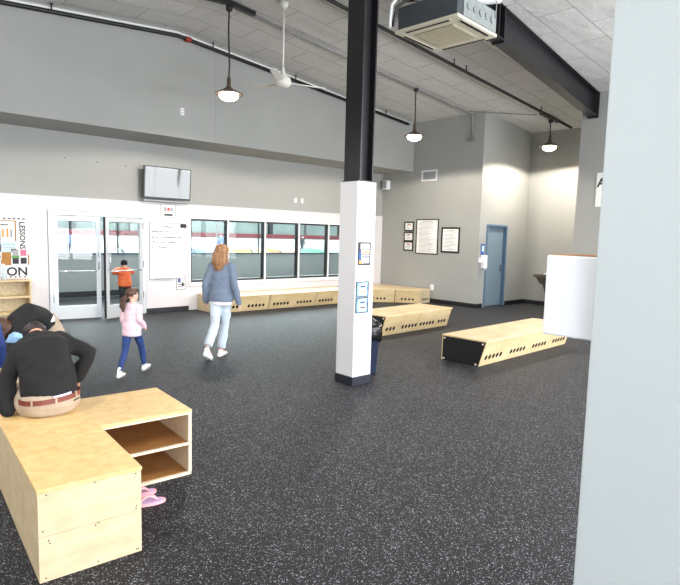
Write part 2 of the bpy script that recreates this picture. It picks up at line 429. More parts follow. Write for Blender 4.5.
# door frame
b = MB()
b.box(DX0-.05, DX0+.02, YW-.06, YW+.1, 0, DZ+.05); b.box(DX1-.02, DX1+.05, YW-.06, YW+.1, 0, DZ+.05); b.box(DX0+.02, DX1-.02, YW-.06, YW+.1, DZ-.03, DZ+.05)
struct('trim_8', b, 'aluminium', bevel=.004)
b = MB()
b.box(DX0-.062, DX0-.05, YW-.042, YW-.034, 0, DZ+.062); b.box(DX1+.05, DX1+.062, YW-.042, YW-.034, 0, DZ+.062); b.box(DX0-.05, DX1+.05, YW-.042, YW-.034, DZ+.05, DZ+.062)
struct('trim_9', b, 'ink_soft')
def glass_door(name, hinge, ang, w, mir):
    # local: x from hinge to the free edge (mir=-1 mirrors), front face towards -y
    root = bpy.data.objects.new(name, None); root.location = hinge; root.rotation_euler = (0,0,ang); COL.objects.link(root); root['kind'] = 'structure'
    def X(a, c): return (a, c) if mir > 0 else (-c, -a)
    H = DZ-.045
    b = MB(); st = .085
    for a, c, z0, z1 in ((0, st, .01, H), (w-st, w, .01, H), (st, w-st, H-.09, H), (st, w-st, .01, .27)):
        q = X(a, c); b.box(q[0], q[1], -.022, .022, z0, z1)
    part('door_frame', b, 'aluminium', root, bevel=.003)
    q = X(st, w-st)
    g = MB(); g.box(q[0], q[1], -.004, .004, .27, H-.09); part('pane', g, 'glass', root)
    g = MB()
    for s_ in (-1,):
        g.tube([(q[0], -.022*1, .95), (q[0], -.07, .95), (q[1], -.07, .95), (q[1], -.022, .95)], .012, 8)
    part('push_bar', g, 'chrome', root, smooth=True)
    hx = X(w-.05, w-.05)[0]
    g = MB(); g.tube([(hx, -.02, .98), (hx, -.075, .99), (hx, -.085, 1.05), (hx, -.085, 1.24), (hx, -.075, 1.3), (hx, -.02, 1.31)], .011, 8)
    part('pull_handle', g, 'chrome', root, smooth=True)
    for z in (.35, 1.0, H-.22):
        g = MB(); e = X(-.012, .012); g.box(e[0], e[1], -.034, -.005, z, z+.14); part('hinge', g, 'chrome', root)
    if mir < 0:
        g = MB(); e = X(w, w+.014); g.box(e[0], e[1], -.024, .024, .02, H); part('edge_seal', g, 'dark_frame', root)
    g = MB(); e = X(.22, w-.16); g.box(e[0], e[1], .022, .05, H-.10, H-.055); part('door_closer', g, 'black_frame', root)
    return root
glass_door('door_1', (DX0+.025, YW-.03, 0), math.radians(-9), .86, 1)
glass_door('door_2', (DX1-.025, YW-.05, 0), math.radians(23), .99, -1)
# blue door in the nook
d = bpy.data.objects.new('door_3', None); COL.objects.link(d); d['kind'] = 'structure'; d.location = (ND0, 8.26, 0)
b = MB(); w_ = ND1-ND0
b.box(-.01, .05, -.02, .14, 0, NDZ); b.box(w_-.05, w_+.01, -.02, .14, 0, NDZ); b.box(.05, w_-.05, -.02, .14, NDZ-.05, NDZ+.01); part('door_frame', b, 'blue_frame', d, bevel=.004)
b = MB(); b.box(.052, w_-.052, .075, .12, .01, NDZ-.052); part('door_panel', b, 'blue_door', d)
b = MB(); b.tube([(w_-.12, .075, 1.0), (w_-.12, .02, 1.0), (w_-.24, .02, 1.0)], .012, 8); part('door_handle', b, 'chrome', d, smooth=True)
b = MB(); b.box(w_-.15, w_-.09, .068, .075, .92, 1.10); part('handle_plate', b, 'chrome', d)

# ================================================================== RINK beyond the glass
b = MB(); b.box(-25, 75, 15.15, 60, -.12, .0); struct('floor_ice', b, 'ice')
b = MB(); b.box(-25, 75, 60, 60.3, 0, 9); struct('wall_rink_far', b, 'rink_far')
b = MB(); b.box(-25, 75, 11.9, 60, 9, 9.2); struct('ceiling_rink', b, 'rink_white')
b = MB(); b.box(-25, -24.8, 15.15, 60, 0, 9); b.box(75, 75.2, 15.15, 60, 0, 9); struct('wall_rink_side', b, 'rink_far')
b = MB(); b.box(-25, -5, YW, YW+.1, 0, 9); b.box(XP+.15, 75, YW+.1, YW+.2, 0, 9); b.box(-5, XP+.2, YW+.1, YW+.2, WT+.2, 9); struct('wall_rink_near', b, 'wall_paint')
t = thing('dasher_board', (8, 15.15, 0), 'long grey dasher board with dark cap along the ice behind the windows', 'barrier')
b = MB(); b.box(-25, 60, 15.15, 15.25, 0, 1.12); part('board', b, 'dasher_grey', t, world=True)
b = MB(); b.box(-25, 60, 15.13, 15.27, 1.12, 1.16); part('cap_rail', b, 'dasher_cap', t, world=True)
b = MB(); b.box(-25, 60, 15.13, 15.149, .02, .17); part('kick_plate', b, 'base_black', t, world=True)
for k in range(16):
    x = 1.2 + 1.5*k
    b = MB(); b.box(x, x+.035, 15.17, 15.21, 1.16, 2.6); part('glass_post', b, 'conduit' if k % 3 else 'dark_frame', t, world=True)
b = MB(); b.box(-10, 40, 15.185, 15.195, 1.16, 2.6); part('glass_screen', b, 'glass', t, world=True)
t = thing('far_dasher_board', (20, 58, 0), 'white dasher board on the far side of the ice', 'barrier')
b = MB(); b.box(-20, 70, 58, 58.15, 0, 1.1); part('board', b, 'rink_white', t, world=True)
b = MB(); b.box(-20, 70, 57.97, 58.18, 1.1, 1.2); part('cap_rail', b, 'conduit', t, world=True)
t = thing('bleacher_seating', (20, 59.3, 0), 'band of dark red seating behind the far boards', 'seating')
for k in range(2):
    b = MB(); b.box(-20, 70, 58.5+.6*k, 59.1+.6*k, 0, 1.35+.35*k); part('seat_row', b, 'seat_red', t, world=True)
for k in range(14):
    x = -12 + 6*k
    b = MB(); b.box(x-.25, x+.25, 59.5, 59.95, 0, 9); struct('trim_%d' % (20+k), b, 'dark_frame' if k % 2 else 'conduit')
pads = [(10.3, 20, 2.2, 'pad_blue', 'blue'), (12.7, 19.7, 1.6, 'pad_yellow', 'yellow'), (8.6, 21.6, 1.1, 'pad_orange', 'short orange'), (7.7, 20.4, 1.2, 'pad_white', 'white'),
        (14.6, 20.4, 2.2, 'pad_orange', 'long orange'), (17.0, 20.0, 1.9, 'pad_green', 'green'), (19.2, 19.7, 1.7, 'pad_white', 'far white'), (21.1, 19.5, 2.0, 'pad_blue', 'far blue')]
for x, y, L_, mm, nm in pads:
    t = thing('rink_divider_pad', (x, y, 0), '%s foam divider pad lying on the ice behind the windows' % nm, 'foam pad', 'foam divider pads on the ice')
    b = MB(); b.tube([(-L_/2, 0, .585), (L_/2, 0, .585)], .585, 16); part('pad_cover', b, mm, t, smooth=True)
    b = MB(); b.tube([(-.06, 0, .585), (.06, 0, .585)], .597, 16); part('band', b, 'dark_frame', t)
for x, y, ds in ((5.9, 22, 'left-hand'), (8.1, 23, 'right-hand')):
    b = MB(); b.lathe([(.02, .9), (.05, .86), (.16, .04), (.24, .03), (.24, 0)][::-1], (x, y, .0), 14); single('traffic_cone', b, 'pad_orange', '%s small orange cone on the ice seen through the glass doors' % ds, 'cone', 'orange cones on the ice')
# exit-type red sign plate seen through the left door
t = thing('hanging_sign', (4.35, 15.0, 2.45), 'small red sign plate hanging beyond the left glass door', 'sign')
b = MB(); b.box(-.2, .2, -.02, .02, 0, .12); part('sign_plate', b, 'exit_red', t)
b = MB(); b.tube([(-.15,0,.12),(-.15,0,6.55)], .006, 6); b.tube([(.15,0,.12),(.15,0,6.55)], .006, 6); part('hanger', b, 'cord_black', t)

# ================================================================== COLUMN
CX0, CX1, CY0, CY1 = 4.515, 4.815, 4.70, 5.00
t = thing('support_column', (4.64, 4.85, 0), 'white boxed column with black steel post rising from its top', 'column')
b = MB(); b.box(CX0, CX1, CY0, CY1, .105, 2.41); part('casing', b, 'white_gloss', t, world=True, bevel=.005)
b = MB(); b.box(CX0-.008, CX1+.008, CY0-.008, CY1+.008, 0, .105); part('base_trim', b, 'column_base', t, world=True, bevel=.004)
b = MB(); ztop = cz(4.6)-.02
b.box(CX0+.04, CX0+.06, CY0+.015, CY1-.015, 2.41, ztop); b.box(CX1-.06, CX1-.04, CY0+.015, CY1-.015, 2.41, ztop); b.box(CX0+.06, CX1-.06, CY0+.10, CY0+.115, 2.41, ztop)
part('steel_post', b, 'steel_black', t, world=True)
b = MB(); b.box(CX0+.02, CX1-.02, CY0+.005, CY1-.005, 2.41, 2.425); part('cap_plate', b, 'steel_black', t, world=True)

# roof beam, sloping down from the column to the far pier
P0, P1 = V((4.80, 4.68, 4.98)), V((12.27, 5.54, 4.45))
t = thing('roof_beam', P0, 'black steel roof beam running down to the grey pier', 'beam')
dr = (P1-P0); dh = V((dr.x, dr.y, 0)).normalized(); nn = V((-dh.y, dh.x, 0))
def beam_box(bm, a, c, o0, o1, h0, h1):
    A, B = P0+dr*a, P0+dr*c
    bm.hexa([A+nn*o0+V((0,0,h0)), B+nn*o0+V((0,0,h0)), B+nn*o1+V((0,0,h0)), A+nn*o1+V((0,0,h0))],
            [A+nn*o0+V((0,0,h1)), B+nn*o0+V((0,0,h1)), B+nn*o1+V((0,0,h1)), A+nn*o1+V((0,0,h1))])
b = MB(); beam_box(b, 0, 1, -.006, .006, .015, .49); part('web', b, 'steel_black', t, world=True)
b = MB(); beam_box(b, 0, 1, -.10, .10, 0, .016); part('lower_flange', b, 'steel_black', t, world=True)
b = MB(); beam_box(b, 0, 1, -.10, .10, .475, .49); part('upper_flange', b, 'steel_black', t, world=True)
for f_ in (.36, .385):
    b = MB(); beam_box(b, f_, f_+.003, -.10, .10, -.03, .50); part('splice_plate', b, 'steel_black', t, world=True)
b = MB(); beam_box(b, .993, .9985, -.11, .11, -.03, .50); part('end_plate', b, 'steel_black', t, world=True)

# ================================================================== CEILING SERVICES
def roofline(xa, xb, y, drop, step=.7):
    pts = []; x = xa
    xs = [xa] + [x for x in ([RX] if xa < RX < xb else [])] + [xb]
    return [(x, y, cz(x)-drop) for x in xs]
def sprinkler(name, pts, r, label, heads, couplings=()):
    t = thing(name, pts[0], label, 'pipe')
    b = MB(); b.tube(pts, r, 10); part('pipe', b, 'pipe_black', t, world=True, smooth=True)
    for x, y, z in heads:
        b = MB(); b.tube([(x, y, z), (x, y, z+.12)], .012, 8); b.lathe([(.004, -.005), (.03, 0), (.03, .006), (.012, .012)], (x, y, z+.12), 10); part('sprinkler_head', b, 'pipe_black', t, world=True)
    for x, y, z in couplings:
        b = MB(); b.tube([(x-.06, y, z), (x+.06, y, z)], r+.015, 12); part('coupling', b, 'pipe_red', t, world=True, smooth=True, label='red pipe coupling')
    return t
pa = [(-5, YS-.09, cz(-5)-.13), (RX, YS-.09, RZ-.13), (11.9, YS-.09, cz(11.9)-.13)]
sprinkler('sprinkler_pipe', pa, .035, 'long black sprinkler pipe along the top of the boxed-out upper wall', [(x, YS-.09, cz(x)-.13) for x in (2.9, 5.9, 8.0, 11.0)], [(5.35, YS-.09, cz(5.35)-.13)])
b = MB(); b.tube([(-5, YS-.02, cz(-5)-.05), (RX, YS-.02, RZ-.05), (12.2, YS-.02, cz(12.2)-.05)], .022, 8); single('ceiling_edge_conduit', b, 'paper', 'thin white conduit in the angle of ceiling and upper wall', 'conduit', smooth=True)
pb = [(-1, 7.0, cz(-1)-.12), (RX, 7.0, RZ-.12), (14.1, 6.92, cz(14.1)-.12)]
sprinkler('sprinkler_pipe', pb, .032, 'black sprinkler pipe crossing the middle of the ceiling into the nook', [(x, 7.0-(.08*(x-RX)/9), cz(x)-.12) for x in (9.2, 9.6, 12.6)])
sprinkler('sprinkler_pipe', [(11.3, 5.98, cz(11.3)-.1), (12.9, 6.15, cz(12.9)-.1)], .03, 'short black sprinkler pipe stub beside the end of the roof beam', [])
t = thing('ceiling_conduit', (5.2, 8.6, cz(5.2)-.06), 'grey conduit running along the ceiling and down the poster wall', 'conduit')
b = MB(); b.tube([(5.2, 8.6, cz(5.2)-.05), (8.5, 8.6, cz(8.5)-.05), (12.2, 8.62, cz(12.2)-.05), (12.25, 8.62, cz(12.2)-.12), (12.25, 8.62, 4.36)], .022, 8); part('pipe', b, 'conduit', t, world=True, smooth=True)
b = MB(); b.box(12.2, XP, 8.55, 8.69, 4.26, 4.36); part('junction_box', b, 'conduit', t, world=True, bevel=.004)
b = MB(); b.tube([(12.0, 8.6, cz(12)-.03), (12.8, 7.6, cz(12.8)-.03), (12.95, 7.25, cz(13.2)-.03)], .012, 6); single('cross_conduit', b, 'conduit', 'thin grey conduit crossing the ceiling towards the lamp in the nook', 'conduit', smooth=True)
for (xa, xb, y, lb) in ((3.9, 5.65, 8.6, 'black lighting track above the left pendant lamp'), (12.9, 13.75, 7.1, 'short black lighting track above the lamp in the nook')):
    b = MB()
    xs = [xa] + ([RX] if xa < RX < xb else []) + [xb]
    for u_, w_ in zip(xs, xs[1:]):
        b.hexa([(u_, y-.05, cz(u_)-.07), (w_, y-.05, cz(w_)-.07), (w_, y+.05, cz(w_)-.07), (u_, y+.05, cz(u_)-.07)], [(u_, y-.05, cz(u_)-.005), (w_, y-.05, cz(w_)-.005), (w_, y+.05, cz(w_)-.005), (u_, y+.05, cz(u_)-.005)])
    single('lighting_track', b, 'pipe_black', lb, 'lighting track')
def pendant(x, y, z, label, drop=.0):
    top = cz(x)-.02-drop
    t = thing('pendant_lamp', (x, y, z), label, 'lamp', 'pendant lamps over the lobby')
    b = MB(); b.tube([(0, 0, .30), (.012, 0, (top-z)*.35), (-.01, 0, (top-z)*.7), (0, 0, top-z-.05)], .014, 8); part('cord', b, 'cord_black', t, smooth=True)
    b = MB(); b.lathe([(.045, top-z-.09), (.055, top-z-.06), (.055, top-z-.015)], (0,0,0), 14); part('ceiling_cup', b, 'cord_black', t, smooth=True)
    b = MB(); b.lathe([(.028, .30), (.035, .27), (.035, .17), (.05, .13), (.10, .10), (.18, .055), (.235, .03), (.24, .018), (.232, .014), (.225, .022), (.16, .045), (.08, .08), (.03, .09)], (0,0,0), 28); part('shade', b, 'lamp_metal', t, smooth=True)
    b = MB(); b.ell((0, 0, .0), (.165, .165, .088), n=20); part('diffuser', b, 'lamp_glow', t, smooth=True, label='glowing round diffuser')
    li = bpy.data.lights.new('lamp_or_fill_spot', 'SPOT'); li.energy = 60; li.color = (1, .91, .78); li.shadow_soft_size = .12; li.spot_size = math.radians(164); li.spot_blend = .12
    lo = bpy.data.objects.new('lamp_or_fill_spot', li); lo.location = (x, y, z-.16); COL.objects.link(lo)
    return li
L1 = pendant(5.15, 8.6, 4.10, 'glowing pendant lamp on a long cord, leftmost, above the woman', .06)
L2 = pendant(10.0, 8.6, 4.06, 'glowing pendant lamp right of the black column, near the upper wall end')
L3 = pendant(13.35, 7.08, 4.09, 'glowing pendant lamp hanging inside the nook by the blue door', .06)

t = thing('ceiling_fan', (5.74, 7.86, 4.30), 'white ceiling fan on a long rod below the ceiling', 'fan')
b = MB(); b.tube([(0,0,.15), (0,0,cz(5.7)-4.30-.04)], .016, 10); part('down_rod', b, 'fan_white', t, smooth=True)
b = MB(); b.lathe([(.04, cz(5.7)-4.30-.12), (.075, cz(5.7)-4.30-.05), (.075, cz(5.7)-4.30-.01)], (0,0,0), 16); part('canopy', b, 'fan_white', t, smooth=True)
b = MB(); b.lathe([(.02, .26), (.035, .2), (.05, .12), (.12, .075), (.14, .03), (.14, -.02), (.11, -.06), (.04, -.075)][::-1], (0,0,0), 24); part('motor_housing', b, 'fan_white', t, smooth=True)
for a in (-18, 102, 222):
    R_ = Matrix.Rotation(math.radians(a), 4, 'Z') @ Matrix.Rotation(math.radians(9), 4, 'X')
    b = MB(); b.prism([(.10,-.035), (.3,-.06), (.72,-.052), (.77,0), (.72,.052), (.3,.06), (.10,.035)], -.006, .006, T=R_); part('blade', b, 'fan_white', t)

# cassette unit
t = thing('air_conditioner_cassette', (5.60, 4.38, 4.2), 'cream ceiling cassette air conditioner hanging beside the black column', 'air conditioner', rz=math.radians(4))
b = MB(); s = .435
b.prism([(-s,-s),(s,-s),(s,s),(-s,s)], 0, .035)
for (x0,x1,y0,y1) in ((-.32,.32,-.42,-.36),(-.32,.32,.36,.42),(-.42,-.36,-.32,.32),(.36,.42,-.32,.32)): b.box(x0,x1,y0,y1,-.004,0)
part('front_panel', b, 'hvac_panel', t, bevel=.008)
for (x0,x1,y0,y1) in ((-.30,.30,-.405,-.375),(-.30,.30,.375,.405),(-.405,-.375,-.30,.30),(.375,.405,-.30,.30)):
    q = MB(); q.box(x0,x1,y0,y1,-.008,-.003); part('air_slot', q, 'hole_black', t)
b = MB(); b.box(-.27,.27,-.27,.27,-.008,0)
for k in range(13): b.box(-.26,.26,-.255+k*.041,-.24+k*.041,-.014,-.007)
part('grille', b, 'hvac_grille', t)
b = MB(); b.box(-.41,.41,-.41,.41,.035,.30); part('casing', b, 'hvac_body', t, bevel=.006)
b = MB(); b.box(-.30,.42,-.425,-.41,.05,.29)
for k in range(5):
    b.lathe([(.035,-.004),(.04,.006),(.04,.012)], (-.2+.13*k, -.426, .17), 12, T=Matrix.Rotation(PI/2, 3, 'X'))
part('side_panel', b, 'galvanised', t, label='galvanised side panel')
b = MB(); b.tube([(-.5,.46,.06), (-.53,.44,.10), (-.53,.42,.30), (-.48,.36,.40), (-.36,.25,.43), (-.1,.1,.42)], .02, 10); part('refrigerant_pipe', b, 'paper', t, smooth=True)
b = MB(); b.tube([(-.47,.44,.08), (-.49,.42,.12), (-.48,.38,.28), (-.42,.30,.35), (-.3,.2,.37), (-.05,.05,.37)], .017, 10); part('refrigerant_pipe', b, 'pipe_black', t, smooth=True)
b = MB(); b.tube([(-.46,.12,.36), (-.3,.06,.37), (-.1,-.04,.38), (.15,-.2,.40), (.45,-.45,.46)], .065, 14); part('insulated_duct', b, 'foil_wrap', t, smooth=True)
for sx in (-1, 1):
    for sy in (-1, 1):
        b = MB(); b.tube([(sx*.38, sy*.44, .2), (sx*.38, sy*.44, 1.24)], .007, 6); part('hanger_rod', b, 'conduit', t)

# ================================================================== SMALL WALL ITEMS
def plate(name, x, y, z, axis, label, cat, w=.075, h=.12, m='white_gloss', d=.012, det=True, group=None):
    # axis 'y' : on a wall facing -y ; 'x' : on a wall facing -x
    t = thing(name, (x, y, z), label, cat, group, rz=0 if axis == 'y' else -PI/2)
    b = MB(); b.box(-w/2, w/2, -d, 0, -h/2, h/2); part('cover_plate', b, m, t, bevel=.003)
    if det:
        for s_ in (-1, 1):
            b = MB(); b.box(-.012, .012, -d-.002, -d, s_*.026-.009, s_*.026+.009); part('socket', b, 'conduit', t)
    return t
plate('wall_outlet', 5.62, YW-.035, .40, 'y', 'white wall outlet low on the white wall below the whiteboard', 'outlet')
plate('wall_outlet', XP, 9.70, .42, 'x', 'white wall outlet on the grey wall beside the corner bench end', 'outlet', w=.10, h=.15, d=.03)
plate('wall_switch_plate', 5.27, YS, 4.13, 'y', 'small white plate high on the boxed-out upper wall', 'switch plate', h=.14, w=.08)
plate('wall_switch_plate', 9.02, YW, 2.66, 'y', 'left small white plate above the windows', 'switch plate', h=.12, w=.07)
plate('wall_switch_plate', 9.24, YW, 2.66, 'y', 'right small white plate above the windows', 'switch plate', h=.12, w=.07)
# vent
t = thing('wall_vent', (XP, 9.96, 3.48), 'white framed air vent high on the poster wall', 'vent', rz=-PI/2)
b = MB(); w_, h_ = .27, .15
b.box(-w_, w_, -.02, 0, h_-.045, h_); b.box(-w_, w_, -.02, 0, -h_, -h_+.045); b.box(-w_, -w_+.045, -.02, 0, -h_+.045, h_-.045); b.box(w_-.045, w_, -.02, 0, -h_+.045, h_-.045); part('vent_frame', b, 'white_gloss', t, bevel=.003)
b = MB(); b.box(-w_+.045, w_-.045, -.004, -.001, -h_+.045, h_-.045)
for k in range(7): b.box(-w_+.045, w_-.045, -.014, -.004, -h_+.055+k*.029, -h_+.067+k*.029)
part('louvre', b, 'ink_soft', t)
# corner device
t = thing('wall_speaker', (XP, YW-.22, 3.30), 'small white speaker box up in the corner right of the column', 'speaker', rz=-PI/2)
b = MB(); b.box(-.10,.10,-.16,0,-.14,.12); part('housing', b, 'white_gloss', t, bevel=.02)
b = MB(); b.box(-.08,.08,-.164,-.161,-.11,.09); part('speaker_grille', b, 'ink_soft', t)

def framed(name, x, y, z, axis, w, h, label, cat, lines, frame='black_frame', sheet='paper', fw=.018, group=None, ink='ink_soft', d=.02, deco=None):
    t = thing(name, (x, y, z), label, cat, group, rz=0 if axis == 'y' else -PI/2)
    b = MB(); b.box(-w/2, w/2, -d, 0, h/2-fw, h/2); b.box(-w/2, w/2, -d, 0, -h/2, -h/2+fw); b.box(-w/2, -w/2+fw, -d, 0, -h/2+fw, h/2-fw); b.box(w/2-fw, w/2, -d, 0, -h/2+fw, h/2-fw)
    part('frame', b, frame, t, bevel=.002)
    b = MB(); b.box(-w/2+fw, w/2-fw, -d*.5, -d*.2, -h/2+fw, h/2-fw); part('sheet', b, sheet, t)
    b = MB(); rnd = random.Random(name+label)
    ih = h-2*fw; iw = (w-2*fw)
    b.mi(ink)
    for k in range(lines):
        zz = h/2-fw-ih*(k+1.0)/(lines+1.2); a = rnd.uniform(.05,.16)*iw; c = rnd.uniform(.55,.9)*iw
        hh = ih/(lines+1.2)*.34
        if k == 0: a, c, hh = .25*iw, .75*iw, hh*1.5
        b.box(-iw/2+a, -iw/2+c, -d*.5-.0015, -d*.5-.0003, zz-hh/2, zz+hh/2, ink)
    if deco:
        for q_, (u0,u1,v0,v1,mm) in enumerate(deco): b.box(-iw/2+u0*iw, -iw/2+u1*iw, -d*.5-.003-.0006*q_, -d*.5-.0016-.0006*q_, -ih/2+v0*ih, -ih/2+v1*ih, mm)
    part('printing', b, ink, t)
    return t
yy = 10.62
for k, (z, nm) in enumerate(((2.09, 'top'), (1.80, 'middle'), (1.53, 'bottom'))):
    framed('framed_certificate', XP, yy, z, 'x', .355, .27, 'small black framed certificate on the poster wall, %s of three' % nm, 'certificate', 4, fw=.035, group='three small framed certificates', deco=[(.3,.7,.72,.84,'ink_red')])
framed('framed_poster', XP, 9.955, 1.81, 'x', .78, .97, 'largest framed rules poster, black frame, full of small text', 'poster', 26, fw=.028)
framed('framed_poster', XP, 9.155, 1.735, 'x', .60, .68, 'thick black framed notice right of the largest poster', 'poster', 15, fw=.045)
framed('wall_notice', 5.79, YW-.035, .64, 'y', .21, .31, 'small notice with dark printing below the right corner of the whiteboard', 'notice', 5, frame='ink_soft', fw=.012, ink='ink', deco=[(.1,.42,.55,.8,'ink_blue'),(.58,.9,.2,.45,'ink')])
framed('wall_notice', 5.50, YW-.035, 2.22, 'y', .34, .28, 'square white notice above the whiteboard with red rings', 'notice', 0, frame='ink_soft', fw=.008, ink='ink', deco=[(.2,.8,.08,.24,'ink'),(.18,.38,.45,.8,'ink_soft'),(.42,.6,.5,.75,'ink_red'),(.64,.84,.45,.8,'ink_soft')])
# whiteboard
t = thing('whiteboard', (5.48, YW-.035, 1.34), 'whiteboard with handwritten marker lines between the door and windows', 'whiteboard')
b = MB(); w, h = .80, 1.20
b.box(-w/2, w/2, -.014, 0, -h/2, h/2); part('board', b, 'white_gloss', t)
b = MB()
for a in ((-w/2-.012, w/2+.012, h/2, h/2+.015), (-w/2-.012, w/2+.012, -h/2-.015, -h/2), (-w/2-.012, -w/2, -h/2, h/2), (w/2, w/2+.012, -h/2, h/2)): b.box(a[0], a[1], -.02, 0, a[2], a[3])
part('frame', b, 'conduit', t, bevel=.002)
b = MB(); b.mi('marker'); rnd = random.Random(3)
def scrawl(x0, x1, z, hgt):
    x = x0
    while x < x1:
        if rnd.random() < .2: x += .02; continue
        pts = [(x+rnd.uniform(0,.012)*q, -.0155, z+rnd.uniform(0,hgt)) for q in range(3)]
        for p, q in zip(pts, pts[1:]): b.tube([p, q], .0052, 4, 'marker')
        x += .017
scrawl(-.14, .12, .50, .05)
for z, x1 in ((.40,.25),(.28,.33),(.17,.2),(.06,.02)): scrawl(-.36, x1, z, .045)
part('handwriting', b, 'marker', t)
b = MB(); b.box(-.30, .10, -.055, -.015, -h/2-.005, -h/2+.012); part('marker_tray', b, 'conduit', t)
b = MB(); b.box(5.78, 5.91, YW-.085, YW-.035, 1.86, 1.94); single('whiteboard_eraser', b, 'bench_black', 'black eraser at the top right corner of the whiteboard', 'eraser', bevel=.006)
# tv
t = thing('television', (5.40, 11.50, 2.79), 'flat screen television mounted on the grey wall above the whiteboard', 'television', rz=math.radians(0))
Rt = Matrix.Rotation(math.radians(5), 4, 'X')
b = MB(); b.box(-.53, .53, -.03, .03, -.335, .335, T=Rt); part('casing', b, 'tv_black', t, bevel=.006)
b = MB(); b.box(-.505, .505, -.034, -.0302, -.30, .318, T=Rt); part('screen', b, 'tv_screen', t)
b = MB(); b.box(-.15, .15, .03, .06, -.15, .15, T=Rt); b.box(-.04, .04, .05, .19, -.05, .05); b.box(-.12, .12, .19, .22, -.2, .2); part('wall_mount', b, 'tv_black', t)
b = MB(); b.box(-.50, .50, .05, .10, -.39, -.355); part('speaker_bar', b, 'ink_soft', t, bevel=.006)
b = MB(); b.tube([(.50,.15,-.36),(.50,.21,-.37),(.5,.215,-.43)], .006, 6); part('cable', b, 'cord_black', t)

for k, (x, z) in enumerate(((3.42, 3.13), (4.02, 3.11), (4.60, 3.09))):
    b = MB(); b.lathe([(.012, -.012), (.012, 0)], (x, YW-.001, z), 10, T=Matrix.Rotation(PI/2, 3, 'X')); single('wall_anchor', b, 'ink', 'tiny dark wall anchor left of the television, %s of three' % ('leftmost', 'middle', 'rightmost')[k], 'wall anchor', 'wall anchors beside the television')
# column notices
framed('column_notice', 4.645, CY0, 1.575, 'y', .20, .27, 'multi-panel notice, topmost on the front of the white column', 'notice', 0, frame='black_frame', sheet='ink', fw=.006, d=.012, deco=[(.10,.94,.70,.95,'paper'),(.2,.94,.49,.66,'paper'),(.2,.94,.27,.45,'paper'),(.2,.94,.04,.23,'paper'),(.02,.22,.05,.6,'ink_blue'),(.25,.95,.52,.6,'ink_orange'),(.25,.95,.32,.38,'ink'),(.02,.3,.04,.2,'ink_orange'),(.35,.95,.02,.07,'ink'),(.35,.95,.14,.18,'ink_soft'),(0,.12,.6,.95,'ink')])
for z, nm in ((1.155, 'upper'), (.965, 'lower')):
    framed('column_notice', 4.63, CY0, z, 'y', .205, .185, '%s of the two blue framed flyers stacked on the white column' % nm, 'flyer', 0, frame='black_frame', sheet='brochure', fw=.010, d=.012, group='blue flyers on the column', deco=[(.18,.88,.06,.94,'paper_blue'),(.22,.84,.10,.90,'paper'),(.3,.75,.62,.78,'ink_blue'),(.32,.78,.28,.38,'ink_orange' if nm == 'upper' else 'ink')])

# ================================================================== FOREGROUND L BENCH
BO = V((.695, 2.945, 0)); ba = math.radians(-3.6)
t = thing('corner_cubby_bench', BO, 'large L shaped plywood bench with open cubbies in the foreground', 'bench', rz=ba)
H = .49; w1, L1y, ax, ay = .512, 1.49, 1.15, .79
b = MB(); b.prism([(-.005,-.008),(w1+.004,-.008),(w1+.004,ay-.006),(ax+.006,ay-.006),(ax+.006,L1y),(-.005,L1y)], H-.02, H); part('seat_top', b, 'ply_top', t, bevel=.003, label='honey coloured varnished plywood top')
b = MB(); b.box(0, w1, 0, .02, .24, H-.02); part('front_panel', b, 'ply_face', t, bevel=.0015)
b = MB(); b.box(0, w1, 0, .02, 0, .2385); part('front_panel', b, 'ply_face', t, bevel=.0015)
for u_, z_ in ((.04,.455),(.27,.462),(w1-.03,.455),(.02,.27),(.045,.215),(.05,.2),(.27,.225),(.285,.235),(w1-.03,.255),(w1-.028,.27),(.03,.02),(.28,.02),(w1-.03,.02),(w1-.02,.02)):
    b = MB(); b.lathe([(.004,-.001),(.004,.001)], (u_, -.0005, z_), 8, T=Matrix.Rotation(PI/2, 3, 'X')); part('screw', b, 'ink', t)
b = MB(); b.box(0, .018, .02, L1y, 0, H-.02); part('side_panel', b, 'ply_face', t, bevel=.0015)
b = MB(); b.box(w1-.018, w1, .02, ay, 0, H-.02); part('side_panel', b, 'ply_face', t)
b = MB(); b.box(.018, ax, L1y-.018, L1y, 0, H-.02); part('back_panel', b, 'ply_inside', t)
b = MB(); b.box(ax-.02, ax, ay, L1y-.018, 0, H-.02); part('end_panel', b, 'ply_edge', t, bevel=.0015)
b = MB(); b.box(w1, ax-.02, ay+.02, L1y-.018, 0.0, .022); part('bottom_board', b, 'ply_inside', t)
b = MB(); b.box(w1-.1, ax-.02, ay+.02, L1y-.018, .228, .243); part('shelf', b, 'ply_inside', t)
b = MB(); b.box(w1, ax, ay-.003, ay+.02, 0.0, .020); b.box(w1, ax-.018, ay-.003, ay+.02, .226, .244); b.box(w1, ax-.018, ay-.003, ay+.018, H-.034, H-.021); b.box(ax-.016, ax+.003, ay-.003, ay, .020, H-.02)
part('edge_band', b, 'ply_edge', t, label='pale plywood edging round the cubbies')

